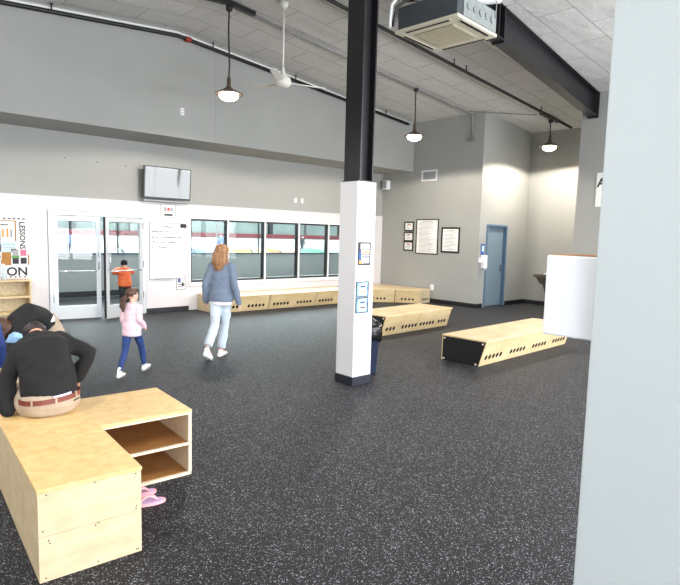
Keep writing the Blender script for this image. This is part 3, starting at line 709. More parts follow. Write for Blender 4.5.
# flip flops
def flipflop(x, y, rz, label, tilt=0):
    t = thing('flip_flop', (x, y, .001), label, 'flip-flop', 'pink flip-flops on the floor', rz=rz)
    out = []
    for k in range(24):
        a = 2*PI*k/24; u = math.cos(a); v = math.sin(a)
        out.append((.125*u, (.046 + .010*u)*v*(1-.18*max(0,-u))))
    b = MB(); b.prism(out, 0, .018); part('sole', b, 'flip_pink', t, bevel=.004)
    b = MB(); b.prism([(p[0]*.88, p[1]*.85) for p in out], .018, .0195); part('footbed', b, 'flip_lilac', t)
    for s_ in (-1, 1):
        b = MB(); pts = []
        for k in range(9):
            f = k/8; pts.append((.07-.13*f, s_*(.002+.044*f**.7), .02+.042*math.sin(PI*f)**.9+.001))
        b.tube(pts, [.007]*9, 8); part('strap', b, 'flip_pink', t, smooth=True)
    b = MB(); b.tube([(.072,0,.016),(.07,0,.03)], .004, 6); part('toe_post', b, 'flip_pink', t)
flipflop(1.445, 3.415, math.radians(-14), 'pink flip-flop nearest the camera beside the plywood bench')
flipflop(1.45, 3.545, math.radians(4), 'pink flip-flop lying further under the cubby end of the bench')

# ================================================================== RINK BENCHES
def slat_bench(name, org, rz, L, W, H, label, units, inset=.11, black=True, hide_end=False):
    """long bench: units = list of (x0,x1,holes)"""
    t = thing(name, org, label, 'bench', 'plywood lobby benches with oval holes', rz=rz)
    for (x0, x1, nh, gap) in units:
        b = MB(); b.box(x0+.003, x1-.003, -.012, W, H-.022, H); part('seat_top', b, 'bench_top', t, bevel=.003)
        b = MB(); th = .018
        b.hexa([(x0+.004, inset, 0), (x1-.004, inset, 0), (x1-.004, inset+th, 0), (x0+.004, inset+th, 0)], [(x0+.004, 0, H-.022), (x1-.004, 0, H-.022), (x1-.004, th, H-.022), (x0+.004, th, H-.022)])
        part('front_panel', b, 'bench_face', t, bevel=.001)
        zc = .118
        sl = math.atan2(inset, H-.022)
        yc = inset*(1-zc/(H-.022))
        n5 = int(round((x1-x0)/.7)) if nh != 1.5 else 0
        if n5: xs = [x0+(x1-x0)*(g_+.5)/n5+(q-2)*.1 for g_ in range(n5) for q in range(5)]
        else: xs = [x0+.14+.1*q for q in range(3)]+[x0+.60+.1*q for q in range(5)] if x0 < .5 else [x0+.10+.1*q for q in range(5)]+[x0+.70+.1*q for q in range(3)]
        Rm = Matrix.Rotation(PI/2+sl, 3, 'X')
        for x in xs:
            vs = []; n = 14
            for dz in (-.002, .002):
                for q in range(n):
                    a = 2*PI*q/n; p = V((.034*math.cos(a)+.003*math.sin(a), .038*math.sin(a), dz)); vs.append(Rm @ p + V((x, yc, zc)))
            b = MB(); b.add(vs, [tuple(reversed(range(n))), tuple(range(n, 2*n))]+[(i, (i+1) % n, n+(i+1) % n, n+i) for i in range(n)])
            part('finger_hole', b, 'hole_black', t)
        b = MB(); b.box(x0+.004, x1-.004, W-.02, W-.002, 0, H-.022); part('back_panel', b, 'bench_face', t)
    e0, e1 = units[0][0], units[-1][1]
    for e, sgn in ((e0, 1), (e1, -1)):
        mm = 'bench_black' if black else 'osb'
        xa, xb = (e+.004, e+.022) if sgn > 0 else (e-.022, e-.004)
        b = MB(); b.add([(xa-.0035*(sgn > 0), inset, 0), (xa-.0035*(sgn > 0), W-.02, 0), (xa-.0035*(sgn > 0), W-.02, H-.022), (xa-.0035*(sgn > 0), 0, H-.022), (xb, inset, 0), (xb, W-.02, 0), (xb, W-.02, H-.022), (xb, 0, H-.022)],
                        [(0,1,2,3),(7,6,5,4),(0,4,5,1),(1,5,6,2),(2,6,7,3),(3,7,4,0)])
        part('end_panel', b, mm, t, label='black open end' if black else None)
        if black and sgn > 0:
            for (yy_, zz_) in ((inset+.03,.03),(W-.05,.03),(.04,H-.05),(W-.05,H-.05)):
                b = MB(); b.box(xa-.016, xa-.004, yy_-.011, yy_+.011, zz_-.011, zz_+.011); part('corner_block', b, 'ply_edge', t)
    return t
slat_bench('island_bench', (6.63, 4.27, 0), math.radians(2.0), 2.9, .73, .38, 'plywood bench with black left end, nearest right, below the white box', [(0, 1.40, 2, 0), (1.40, 2.10, 1, 0), (2.10, 2.80, 1, 0)])
slat_bench('island_bench', (7.22, 6.72, 0), math.radians(3.2), 2.1, .82, .38, 'plywood bench standing free behind the trash can and column', [(0, 1.06, 1.5, 0), (1.06, 2.12, 1.5, 0)])
for k in range(3):
    x0 = 6.18+1.42*k
    slat_bench('wall_bench', (x0, 10.76, .0), 0, 1.42, .86, .37, 'plywood wall bench under the windows, %s' % ('leftmost, behind the woman', 'middle one right of the woman', 'rightmost, partly behind the white column')[k], [(0, 1.42, 2, 0)], black=False)
# angled corner units
def wedge(name, fr, bk, label, holes, endpanel=None):
    """front edge fr[0]->fr[1], back edge bk[0]->bk[1] (plan points)"""
    org = V((fr[0][0], fr[0][1], 0)); Hh = .37
    t = thing(name, org, label, 'bench', 'plywood lobby benches with oval holes')
    f0, f1, k0, k1 = [V((p[0], p[1], 0)) for p in (fr[0], fr[1], bk[0], bk[1])]
    cen = (k0+k1)/2; ins = .10
    g0 = f0+(k0-f0).normalized()*ins; g1 = f1+(k1-f1).normalized()*ins
    b = MB(); up = V((0,0,Hh)); lo = V((0,0,Hh-.022))
    b.hexa([f0+lo, f1+lo, k1+lo, k0+lo], [f0+up, f1+up, k1+up, k0+up]); part('seat_top', b, 'bench_top', t, world=True, bevel=.003)
    dirn = (f1-f0).normalized(); nrm = V((-dirn.y, dirn.x, 0)); nrm = nrm if nrm.dot(cen-f0) > 0 else -nrm
    b = MB(); b.hexa([g0, g1, g1+nrm*.018, g0+nrm*.018], [f0+lo+nrm*.012, f1+lo+nrm*.012, f1+lo+nrm*.03, f0+lo+nrm*.03]); part('front_panel', b, 'bench_face', t, world=True)
    b = MB(); zc = .105; fz = zc/(Hh-.022); A = g0.lerp(f0+nrm*.012, fz); B = g1.lerp(f1+nrm*.012, fz); Ln = (B-A).length
    for q in range(holes):
        c = A.lerp(B, .5)+dirn*((q-(holes-1)/2)*.1); c = V((c.x, c.y, zc)); vs = []; n = 14; b = MB()
        for dz in (-.003, .002):
            for j in range(n):
                a = 2*PI*j/n; vs.append(c + dirn*.026*math.cos(a) + (V((0,0,1))-nrm*.29).normalized()*.034*math.sin(a) + nrm*dz)
        b.add(vs, [tuple(reversed(range(n))), tuple(range(n, 2*n))]+[(i, (i+1) % n, n+(i+1) % n, n+i) for i in range(n)])
        part('finger_hole', b, 'hole_black', t, world=True)
    if endpanel:
        d2 = (k1-f1).normalized(); n2 = V((d2.y, -d2.x, 0)); n2 = n2 if n2.dot(f1-f0) > 0 else -n2
        b = MB(); a_ = g1; c_ = k1
        b.hexa([a_-n2*.02, c_-n2*.02, c_-n2*.002, a_-n2*.002], [f1+lo-n2*.02, c_+lo-n2*.02, c_+lo-n2*.002, f1+lo-n2*.002]); part('end_panel', b, 'osb', t, world=True, label='pale strand board end panel')
        b = MB()
        for q in range(4):
            c = a_.lerp(c_, .22+.17*q)+V((0,0,zc)); vs = []; n = 12; b = MB()
            for dz in (-.002, .002):
                for j in range(n):
                    a = 2*PI*j/n; vs.append(c + d2*.024*math.cos(a) + V((0,0,1))*.034*math.sin(a) + n2*dz)
            b.add(vs, [tuple(reversed(range(n))), tuple(range(n, 2*n))]+[(i, (i+1) % n, n+(i+1) % n, n+i) for i in range(n)])
            part('finger_hole', b, 'hole_black', t, world=True)
        b = MB()
    return t
wedge('corner_bench', ((10.46,10.76),(11.30,10.18)), ((10.46,11.62),(12.2,11.62)), 'angled plywood bench turning the corner just right of the column', 6)
wedge('corner_bench', ((11.31,10.17),(11.66,9.66)), ((12.21,11.60),(12.24,9.74)), 'short angled plywood bench ending against the poster wall', 4, True)

# ================================================================== TRASH CAN
t = thing('trash_can', (5.14, 5.12, 0), 'dark blue trash can with black liner behind the white column', 'trash can')
b = MB(); b.lathe([(.145,0),(.15,.01),(.185,.60),(.195,.61),(.195,.64),(.18,.64),(.14,.03)], n=28); part('bin', b, 'can_plastic', t, smooth=True)
b = MB(); n = 40; prof = [(.186,.64,0),(.197,.65,.2),(.205,.60,.6),(.208,.52,1.),(.200,.44,1.3),(.192,.435,1.2)]
vs = []
for j, (r, z, am) in enumerate(prof):
    for k in range(n):
        a = 2*PI*k/n; w = .006*am*(math.sin(a*9+j)+.6*math.sin(a*17+2*j)); vs.append(((r+w+.004)*math.cos(a), (r+w+.004)*math.sin(a), z+.012*am*math.sin(a*7+1)))
fs = [(i*n+k, i*n+(k+1) % n, (i+1)*n+(k+1) % n, (i+1)*n+k) for i in range(len(prof)-1) for k in range(n)]
b.add(vs, fs); o = part('liner_bag', b, 'bag_plastic', t, smooth=True); q = o.modifiers.new('s','SOLIDIFY'); q.thickness = .003
b = MB(); 
for k in range(7):
    a = k*.9; b.ell((.13*math.cos(a), .13*math.sin(a), .66+.015*math.sin(k*2)), (.065,.06,.035), n=12)
b.ell((0,0,.645),(.17,.17,.02), n=20)
o = blob('crumpled_bag_top', b, 'bag_plastic', t, .012, 3, wrinkle=.008, wscale=22)

# ================================================================== LEFT: BULLETIN BOARD, SHELF
t = thing('bulletin_board', (1.94, YW-.035, 1.38), 'cork bulletin board covered with papers at the left edge', 'bulletin board')
b = MB(); b.box(.72-2.0+.0, 2.80-2.0, -.012, 0, -.53, .58); part('cork_panel', b, 'cork', t)
b = MB(); b.box(-1.28, .80, -.016, -.012, .52, .58); b.box(.60, .80, -.016, -.012, -.10, .52) ; b.box(-1.28, .80, -.016, -.012, -.53, -.30); part('paper_border', b, 'paper', t)
b = MB(); b.mi('ink')
def TT(x, z, rot=0): return Matrix.Translation(V((x, -.018, z))) @ Matrix.Rotation(PI/2, 4, 'X') @ Matrix.Rotation(rot, 4, 'Z')
textmesh(b, 'LESSONS', .128, TT(.655, .50, -PI/2), 'ink')
textmesh(b, 'ON', .22, TT(.42, -.49, 0), 'ink')
rnd = random.Random(5)
for k in range(26):
    x = -1.25+k*.078
    if rnd.random() < .8: b.box(x, x+.05, -.018, -.0162, .54, .565, 'ink')
    if rnd.random() < .8: b.box(x, x+.04, -.018, -.0162, -.525, -.505, 'ink')
part('lettering', b, 'ink', t)
papers = [(2.18, 1.70, .34, .42, 'paper', [(.1,.9,.55,.95,'ink'),(.15,.7,.1,.45,'paper_pink'),(.5,.9,.2,.5,'ink')], 'dark photo flyer with pink patches'),
          (2.45, 1.70, .25, .36, 'paper', [(.1,.6,.8,.86,'ink'),(.15,.3,.2,.6,'ink_orange'),(.45,.6,.2,.65,'ink_orange'),(.7,.85,.2,.6,'ink_soft')], 'white schedule sheet with orange columns'),
          (2.18, 1.33, .34, .28, 'paper', [(.1,.9,.1,.3,'ink_blue'),(.1,.45,.5,.8,'ink'),(.55,.9,.5,.8,'ink_soft')], 'white sheet with dark blue band'),
          (2.46, 1.42, .28, .20, 'paper_blue', [(.1,.9,.4,.44,'ink_soft'),(.1,.9,.7,.74,'ink_soft')], 'pale blue grid sheet'),
          (2.64, 1.235, .27, .30, 'paper', [(.05,.45,.55,.95,'ink_soft'),(.55,.95,.55,.95,'paper_pink'),(.05,.45,.05,.45,'ink'),(.55,.95,.05,.45,'ink'),(.0,.5,.42,.58,'green_leaf')], 'flyer with four small pictures in the lower right'),
          (2.13, 1.06, .42, .42, 'paper_blue', [(.15,.9,.8,.82,'ink_soft'),(.15,.9,.6,.62,'ink_soft'),(.15,.9,.4,.42,'ink_soft')], 'large pale blue sheet at the bottom')]
for x, z, w, h, sh, dec, lb in papers:
    framed('pinned_paper', x-.06, YW-.051, z, 'y', w, h, '%s pinned on the bulletin board' % lb, 'paper', 0, frame='paper', sheet=sh, fw=.004, d=.004, deco=dec)
t = thing('wall_shelf', (1.9, 11.52, 0), 'light wooden shelf unit below the bulletin board', 'shelf')
b = MB()
b.box(.9,.925,11.38,11.67,0,.80); part('side_panel', b, 'bench_face', t, world=True)
b = MB(); b.box(2.665,2.69,11.38,11.67,0,.80); part('side_panel', b, 'bench_face', t, world=True)
b = MB(); b.box(.92,2.71,11.365,11.67,.80,.825); part('shelf_top', b, 'bench_top', t, world=True, bevel=.002)
for z in (.50, .20): b = MB(); b.box(.925,2.665,11.38,11.66,z,z+.035); part('shelf', b, 'bench_face', t, world=True)
b = MB(); b.box(.925,2.665,11.655,11.67,0,.80); part('back_panel', b, 'osb', t, world=True)
t = thing('pump_bottle', (2.30, 11.52, .825), 'clear pump bottle standing on the shelf below the papers', 'bottle')
b = MB(); b.lathe([(.035,0),(.04,.01),(.04,.15),(.03,.18),(.014,.2),(.014,.22)]); part('bottle_body', b, 'bottle', t, smooth=True)
b = MB(); b.lathe([(.016,.22),(.016,.24),(.006,.245),(.006,.28)]); b.box(-.05,.01,-.008,.008,.275,.29); part('pump', b, 'white_gloss', t)

# second, lower plywood bench behind the sitting man
t = thing('cubby_bench', (1.15, 6.55, 0), 'plywood bench mostly hidden behind the sitting man', 'bench')
b = MB(); b.box(.35,1.50,6.55,7.0,.44,.465); part('seat_top', b, 'bench_top', t, world=True, bevel=.003)
b = MB(); b.box(1.48,1.50,6.56,6.99,0,.44); b.box(.35,.37,6.56,6.99,0,.44); part('end_panel', b, 'bench_face', t, world=True)
b = MB(); b.box(.37,1.48,6.56,6.58,0,.44); part('front_panel', b, 'ply_face', t, world=True)

# ================================================================== RIGHT: white box on foreground wall
t = thing('wall_dispenser', (1.93, FY, 1.61), 'white rounded dispenser box on the end of the foreground wall', 'dispenser')
b = MB(); b.box(1.84, 1.99, FY, FY+.188, 1.455, 1.732); part('housing', b, 'rubber_white', t, world=True, bevel=.006)
b = MB(); b.box(1.845, 1.985, FY, FY+.17, 1.7325, 1.736); part('lid_seam', b, 'ply_inside', t, world=True)

# pier sign
t = thing('wall_sign', (XP, 5.21, 2.9), 'white sign on the grey pier just behind the foreground wall', 'sign', rz=-PI/2)
b = MB(); b.box(-.16,.16,-.02,0,-.36,.36); part('sign_panel', b, 'paper', t)
b = MB(); b.mi('ink'); textmesh(b, 'A', .26, Matrix.Translation(V((-.14,-.022,.06))) @ Matrix.Rotation(PI/2,4,'X'), 'ink'); part('lettering', b, 'ink', t)
# sanitiser by the blue door
t = thing('sanitizer_dispenser', (12.47, 8.26, 1.2), 'white hand sanitizer dispenser on the wall left of the blue door', 'dispenser')
b = MB(); b.box(-.075,.075,-.11,0,-.17,.17); part('housing', b, 'white_gloss', t, bevel=.02)
b = MB(); b.box(-.04,.04,-.112,-.06,-.21,-.165); part('nozzle', b, 'ink_soft', t)
t = thing('door_notice', (12.45, 8.26, 1.52), 'small dark blue notice above the sanitizer dispenser', 'notice')
b = MB(); b.box(-.08,.08,-.012,0,-.14,.14); part('panel', b, 'ink_blue', t)
b = MB(); b.box(-.045,.045,-.014,-.0122,-.06,.09); part('printing', b, 'paper_blue', t)
b = MB(); b.box(12.30,12.39,8.19,8.26,1.18,1.30); single('card_reader', b, 'white_gloss', 'small white box on the wall corner beside the sanitizer dispenser', 'wall box', bevel=.008)
# fountain
t = thing('drinking_fountain', (14.3, 7.39, .7), 'brown wall mounted drinking fountain in the nook', 'drinking fountain')
b = MB(); b.hexa([(14.22,7.23,.62),(14.6,7.15,.62),(14.6,7.65,.62),(14.22,7.57,.62)], [(14.14,7.13,.80),(14.6,7.09,.80),(14.6,7.71,.80),(14.14,7.67,.80)]); b.box(14.12,14.6,7.08,7.72,.80,.87); part('basin', b, 'fountain', t, world=True, bevel=.01)
b = MB(); b.hexa([(14.42,7.31,.30),(14.6,7.31,.30),(14.6,7.49,.30),(14.42,7.49,.30)], [(14.30,7.25,.62),(14.6,7.25,.62),(14.6,7.55,.62),(14.30,7.55,.62)]); part('lower_housing', b, 'fountain', t, world=True, bevel=.01)
b = MB(); b.ell((14.32,7.43,.89),(.08,.10,.035)); part('bubbler', b, 'white_gloss', t, world=True, smooth=True)
b = MB(); b.tube([(14.5,7.39,.3),(14.5,7.39,.05),(14.588,7.39,.04)], .025, 8); part('drain_pipe', b, 'pipe_black', t, world=True, smooth=True)

# ================================================================== PEOPLE
def rotz(a): return Matrix.Rotation(a, 3, 'Z')
def hand(mb, wr, d, palm_n, H, side, curl=.5):
    """palm + five unequal bent fingers; d = direction wrist->knuckles, palm_n = palm normal, side=+1 thumb on d x palm_n side"""
    d = V(d).normalized(); pn = V(palm_n); pn = (pn - d*pn.dot(d)).normalized(); across = d.cross(pn)*side
    s = H/1.7
    kn = wr + d*.085*s
    mb.loft([wr - d*.02*s, wr + d*.03*s, kn], [(.022*s,.015*s),(.034*s,.014*s),(.038*s,.013*s)], across, 12)
    for off, ln, r in ((.030,.070,.0088),(.010,.078,.009),(-.011,.072,.0088),(-.030,.056,.008)):
        b0 = kn + across*off*s - d*.012*s
        c = curl
        p1 = b0 + (d + pn*c*.4).normalized()*ln*.45*s
        p2 = p1 + (d + pn*c*1.2).normalized()*ln*.33*s
        p3 = p2 + (d*.8 + pn*c*2.2).normalized()*ln*.25*s
        mb.loft([b0, p1, p2, p3], [r*s*1.05, r*s, r*s*.95, r*s*.8], across, 8)
    t0 = wr + d*.02*s + across*.022*s
    t1 = t0 + (d*.6 + across*.8 + pn*.2).normalized()*.038*s
    t2 = t1 + (d*.9 + across*.25 + pn*.35).normalized()*.032*s
    mb.loft([t0, t1, t2], [.012*s, .0105*s, .0085*s], pn, 8)

def headparts(mb, c, fwd, up, H, k=1.0):
    """cranium, jaw, nose, lips, ears"""
    f = V(fwd).normalized(); u = V(up); u = (u - f*u.dot(f)).normalized(); r = f.cross(u)
    R = Matrix((r, f, u)).transposed(); s = k*H/1.7
    P = lambda x, y, z: c + R @ V((x*s, y*s, z*s))
    mb.ell(P(0,-.012,.025), (.074*s,.092*s,.088*s), R, 20)
    mb.ell(P(0,.022,-.045), (.056*s,.064*s,.062*s), R, 18)
    mb.ell(P(0,.062,-.088), (.024*s,.022*s,.020*s), R, 12)
    mb.loft([P(0,.082,.012), P(0,.098,-.018), P(0,.090,-.032)], [.008*s,.012*s,.012*s], r, 8)
    mb.ell(P(0,.080,-.058), (.022*s,.010*s,.009*s), R, 10)
    for sx in (-1, 1):
        mb.ell(P(sx*.074,-.010,-.012), (.009*s,.018*s,.030*s), R, 10)
        mb.ell(P(sx*.028,.070,.030), (.020*s,.012*s,.006*s), R, 8)
    return R, P

def figure(name, loc, heading, J, H, label, mats, top=None, bottom=None, vox=.008, hk=1.0, fat=1.0, wrinkle=.004, headfwd=None, headup=(0,0,1), handcfg=None, world=False):
    """J: joints in local frame (x right, y forward, z up), metres"""
    ang = heading - PI/2
    t = thing(name, loc, label, 'person')
    R = rotz(ang)
    j = {k: ((V(v)-V(loc)) if world else (R @ V(v))) for k, v in J.items()}
    rt = (j['shR']-j['shL']).normalized(); hrt = (j['hipR']-j['hipL']).normalized()
    hf = (R @ V(headfwd)) if (headfwd is not None and not world) else V(headfwd or (0,1,0)); hu = (R @ V(headup)) if not world else V(headup)
    h = H
    TR = {'pel': (.088,.062), 'waist': (.074,.052), 'chest': (.094,.060), 'shl': (.090,.048)}
    g = fat
    def torso(mb, gr, lo=0.0, hi=1.0):
        mid = (j['shR']+j['shL'])/2
        pts = [j['pel'], j['waist'], j['chest'], mid]
        rad = [TR['pel'], TR['waist'], TR['chest'], TR['shl']]
        mb.loft(pts, [(a*h*g+gr, b_*h*g+gr) for a, b_ in rad], rt, 22)
    def arm(mb, s_, gr, end=1.0, cuff=0):
        sh, el, wr = j['sh'+s_], j['el'+s_], j['wr'+s_]
        e = el.lerp(wr, end)
        mb.loft([sh, sh.lerp(el,.5), el, el.lerp(e,.45), e], [.030*h*g+gr, .027*h*g+gr, .023*h*g+gr, .022*h*g+gr, (.016+.004*(1-end))*h*g+gr+cuff], rt, 14)
    def leg(mb, s_, gr, end=1.0, flare=0):
        hp, kn, an = j['hip'+s_], j['knee'+s_], j['ank'+s_]
        e = kn.lerp(an, end)
        mb.loft([hp, hp.lerp(kn,.5), kn, kn.lerp(e,.4), e], [(.052*h*g+gr, .054*h*g+gr), .043*h*g+gr, .032*h*g+gr, .031*h*g+gr+flare*.3, .021*h*g+gr+flare], hrt, 16, cap=(1,.2))
    # --- body
    b = MB(); torso(b, -.012*h/1.7)
    b.loft([(j['shR']+j['shL'])/2, j['neck'], j['head']], [.036*h, .030*h, .030*h], rt, 14)
    RR, P = headparts(b, j['head'], hf, hu, h, hk)
    for s_ in 'LR':
        arm(b, s_, -.006*h/1.7); leg(b, s_, -.008*h/1.7)
        an, to = j['ank'+s_], j['toe'+s_]; dd = (to-an); dd.normalize()
        b.loft([an, an.lerp(to,.35), to], [.020*h, (.021*h,.017*h), (.020*h,.010*h)], hrt, 12)
        hc = (handcfg or {}).get(s_)
        d = (j['wr'+s_]-j['el'+s_]).normalized() if not hc else ((R @ V(hc[0])) if not world else V(hc[0]))
        pn = (-rt if s_ == 'R' else rt) if not hc else ((R @ V(hc[1])) if not world else V(hc[1]))
        hand(b, j['wr'+s_], d, pn, h, (1 if s_ == 'R' else -1)*(hc[2] if hc and len(hc) > 2 else 1), .55)
    blob('body', b, mats['skin'], t, min(vox, .0075), 3)
    # eyes
    for sx in (-1, 1):
        b = MB(); s = hk*h/1.7; b.ell(P(sx*.028, .076, .014), (.010*s,.006*s,.007*s), RR, 10); part('eye', b, 'ink', t, smooth=True)
    return t, j, dict(torso=torso, arm=arm, leg=leg, P=P, RR=RR, R=R, rt=rt, hrt=hrt, h=h, vox=vox)

def stdpose(H, lean=.0):
    z = lambda f: f*H
    J = dict(pel=(0,0,z(.53)), waist=(0,lean*.3,z(.62)), chest=(0,lean*.7,z(.73)), neck=(0,lean,z(.835)), head=(0,lean+.012*H,z(.925)))
    for s_, x in (('L',-1),('R',1)):
        J['sh'+s_] = (x*.098*H, lean, z(.795)); J['el'+s_] = (x*.128*H, lean*.6-.01*H, z(.625)); J['wr'+s_] = (x*.135*H, lean*.6+.03*H, z(.485))
        J['hip'+s_] = (x*.05*H, 0, z(.515)); J['knee'+s_] = (x*.052*H, .01*H, z(.285)); J['ank'+s_] = (x*.052*H, -.01*H, z(.045)); J['toe'+s_] = (x*.06*H, .095*H, z(.014))
    return J
def shoe(t, ank, toe, H, m, rt, name='shoe', up=V((0,0,1)), sole='shoe_white', k=1.0):
    d = (toe-ank); fl = d - up*d.dot(up); fl = (fl.normalized() if fl.length > 1e-4 else V((0,1,0)))
    s = H/1.7*k
    # follow ankle->toe pitch
    dv = d.normalized(); heel = ank - up*.055*s - fl*.03*s
    toe2 = toe
    b = MB(); side = fl.cross(up).normalized()
    b.loft([heel, heel.lerp(toe2,.35)+up*.012*s, heel.lerp(toe2,.7)+up*.006*s, toe2], [(.034*s,.036*s),(.036*s,.040*s),(.043*s,.030*s),(.036*s,.020*s)], side, 14)
    b.loft([ank-up*.03*s, ank+up*.012*s], [(.036*s,.040*s),(.033*s,.036*s)], side, 12, cap=(1,.3))
    o = blob(name, b, m, t, .007, 3)
    b = MB(); n_ = (toe2-heel).normalized(); perp = side.cross(n_).normalized(); perp = perp if perp.z > 0 else -perp
    off = -perp*.028*s
    pts = []
    for q in range(16):
        a = 2*PI*q/16; c = heel.lerp(toe2,.5); L_ = (toe2-heel).length/2+.036*s
        pts.append(c + off + n_*L_*math.cos(a) + side*(.042*s+.005*s*math.cos(a))*math.sin(a))
    b.hexa([p-perp*.012*s for p in pts], [p+perp*.002*s for p in pts])
    part('sole', b, sole, o)
    return o

# ---- woman walking
H = 1.63
J = stdpose(H, .05)
J['pel'] = (.0,.05,.87); J['hipL'] = (-.068,.03,.84); J['hipR'] = (.072,.06,.85)
J['waist'] = (0,.06,1.0); J['chest'] = (0,.07,1.17); J['neck'] = (0,.08,1.36); J['head'] = (0,.095,1.495)
J['shL'] = (-.140,.07,1.305); J['shR'] = (.140,.075,1.31)
J['kneeL'] = (-.055,-.03,.47); J['ankL'] = (-.075,-.27,.17); J['toeL'] = (-.055,-.17,.028)
J['kneeR'] = (.035,.13,.47); J['ankR'] = (-.02,.09,.075); J['toeR'] = (-.005,.24,.025)
J['elL'] = (-.215,.0,1.03); J['wrL'] = (-.235,.07,.80); J['elR'] = (.215,.02,1.04); J['wrR'] = (.25,.09,.79)
t, j, F = figure('person', (4.045,6.97,0), math.radians(38), J, H, 'woman with long auburn hair, grey blue sweater and pale trousers, walking away', dict(skin='skin_fair'), fat=.93, headfwd=(.1,1,.0))
b = MB(); F['torso'](b, .012)
pel = j['pel']
b.loft([pel+V((0,0,-.06)), pel+V((0,0,.06)), j['waist'], j['chest']], [(.182,.140),(.174,.132),(.160,.118),(.156,.112)], F['rt'], 22, cap=(.1,1))
b.loft([(j['shR']+j['shL'])/2, j['neck']+V((0,0,-.005))], [(.09,.065),(.056,.054)], F['rt'], 16, cap=(1,.2))
for s_ in 'LR': F['arm'](b, s_, .015, 1.0, .006)
blob('sweater', b, 'sweater_blue', t, .009, 4, wrinkle=.006, wscale=8)
b = MB(); b.loft([pel+V((0,0,-.11)), pel+V((0,0,.02))], [(.168,.132),(.162,.125)], F['rt'], 20, cap=(.1,.3)); blob('shirt_hem', b, 'shirt_white', t, .010, 3, wrinkle=.004, wscale=14)
b = MB(); b.loft([pel+V((0,0,-.06)), pel+V((0,0,.05))], [(.138,.105),(.13,.1)], F['hrt'], 20)
for s_ in 'LR': F['leg'](b, s_, .012, .86, .018)
blob('trousers', b, 'jeans_pale', t, .009, 4, wrinkle=.007, wscale=9)
for s_ in 'LR': shoe(t, j['ank'+s_], j['toe'+s_], H*1.08, 'shoe_white', F['rt'])
b = MB(); P = F['P']
b.ell(P(0,-.022,.035), (.104,.10,.094), F['RR'], 18)
b.loft([P(0,-.06,.05), P(.0,-.095,-.04), P(-.005,-.115,-.14), P(-.01,-.11,-.25)], [(.09,.05),(.106,.045),(.104,.036),(.06,.022)], F['rt'], 16)
b.loft([P(.055,-.03,.0), P(.078,-.05,-.1), P(.10,-.05,-.27)], [(.042,.042),(.044,.038),(.018,.018)], F['rt'], 12)
b.loft([P(-.055,-.02,.0), P(-.08,-.04,-.1), P(-.10,-.05,-.26)], [(.035,.04),(.032,.035),(.014,.016)], F['rt'], 12)
blob('hair', b, 'hair_auburn', t, .008, 2, wrinkle=.008, wscale=18)

# ---- girl
H = 1.11
J = stdpose(H, .02); J['pel'] = (0,0,.56); J['waist'] = (0,.01,.66); J['chest'] = (0,.015,.77); J['neck'] = (0,.02,.875); J['head'] = (0,.03,.985)
J['shL'] = (-.092,.01,.84); J['shR'] = (.092,.02,.84)
J['hipL'] = (-.055,0,.545); J['hipR'] = (.055,.01,.545)
J['kneeL'] = (-.055,-.06,.31); J['ankL'] = (-.055,-.20,.062); J['toeL'] = (-.06,-.09,.022)
J['kneeR'] = (.055,.13,.325); J['ankR'] = (.055,.19,.075); J['toeR'] = (.06,.305,.055)
J['elL'] = (-.118,-.0,.68); J['wrL'] = (-.125,.08,.56); J['elR'] = (.122,-.03,.69); J['wrR'] = (.125,.07,.60)
t, j, F = figure('person', (2.70,6.76,0), math.radians(38), J, H, 'small girl with brown ponytail in pink jacket and blue jeans, walking right', dict(skin='skin_fair'), hk=1.18, fat=.88, headfwd=(.5,1,0), vox=.007)
b = MB(); F['torso'](b, .014); pel = j['pel']
b.loft([pel+V((0,0,-.07)), pel+V((0,0,.05)), j['waist'], j['chest']], [(.120,.100),(.112,.09),(.104,.082),(.098,.076)], F['rt'], 20, cap=(.1,1))
b.loft([(j['shR']+j['shL'])/2, j['neck']+V((0,0,-.01))], [(.07,.058),(.05,.048)], F['rt'], 14, cap=(1,.2))
for s_ in 'LR': F['arm'](b, s_, .015, 1.0, .004)
blob('jacket', b, 'jacket_pink', t, .009, 4, wrinkle=.005, wscale=12)
b = MB(); b.loft([pel+V((0,0,-.03)), pel+V((0,0,.03))], [(.088,.07),(.088,.07)], F['hrt'], 18)
for s_ in 'LR': F['leg'](b, s_, .009, .93, .0)
blob('jeans', b, 'jeans_blue', t, .008, 4, wrinkle=.004, wscale=14)
for s_ in 'LR': shoe(t, j['ank'+s_], j['toe'+s_], H*1.12, 'shoe_white', F['rt'], sole='sole_grey')
for s_ in 'LR':
    b = MB(); an = j['ank'+s_]; kn = j['knee'+s_]; b.loft([an, an.lerp(kn,.24)], [.029,.031], F['hrt'], 12, cap=(.5,.2)); blob('sock', b, 'shoe_white', t, .007, 2)
b = MB(); P = F['P']; k_ = 1.18*H/1.7
b.ell(P(0,-.026,.040), (.083*k_,.094*k_,.086*k_), F['RR'], 18); b.ell(P(0,.03,.075), (.068*k_,.05*k_,.045*k_), F['RR'], 14)
b.loft([P(-.02,-.10,-.02), P(-.03,-.15,-.07), P(-.04,-.16,-.17), P(-.03,-.15,-.25)], [.028,.036,.036,.014], F['rt'], 12)
blob('hair', b, 'hair_brown', t, .007, 2, wrinkle=.005, wscale=36)

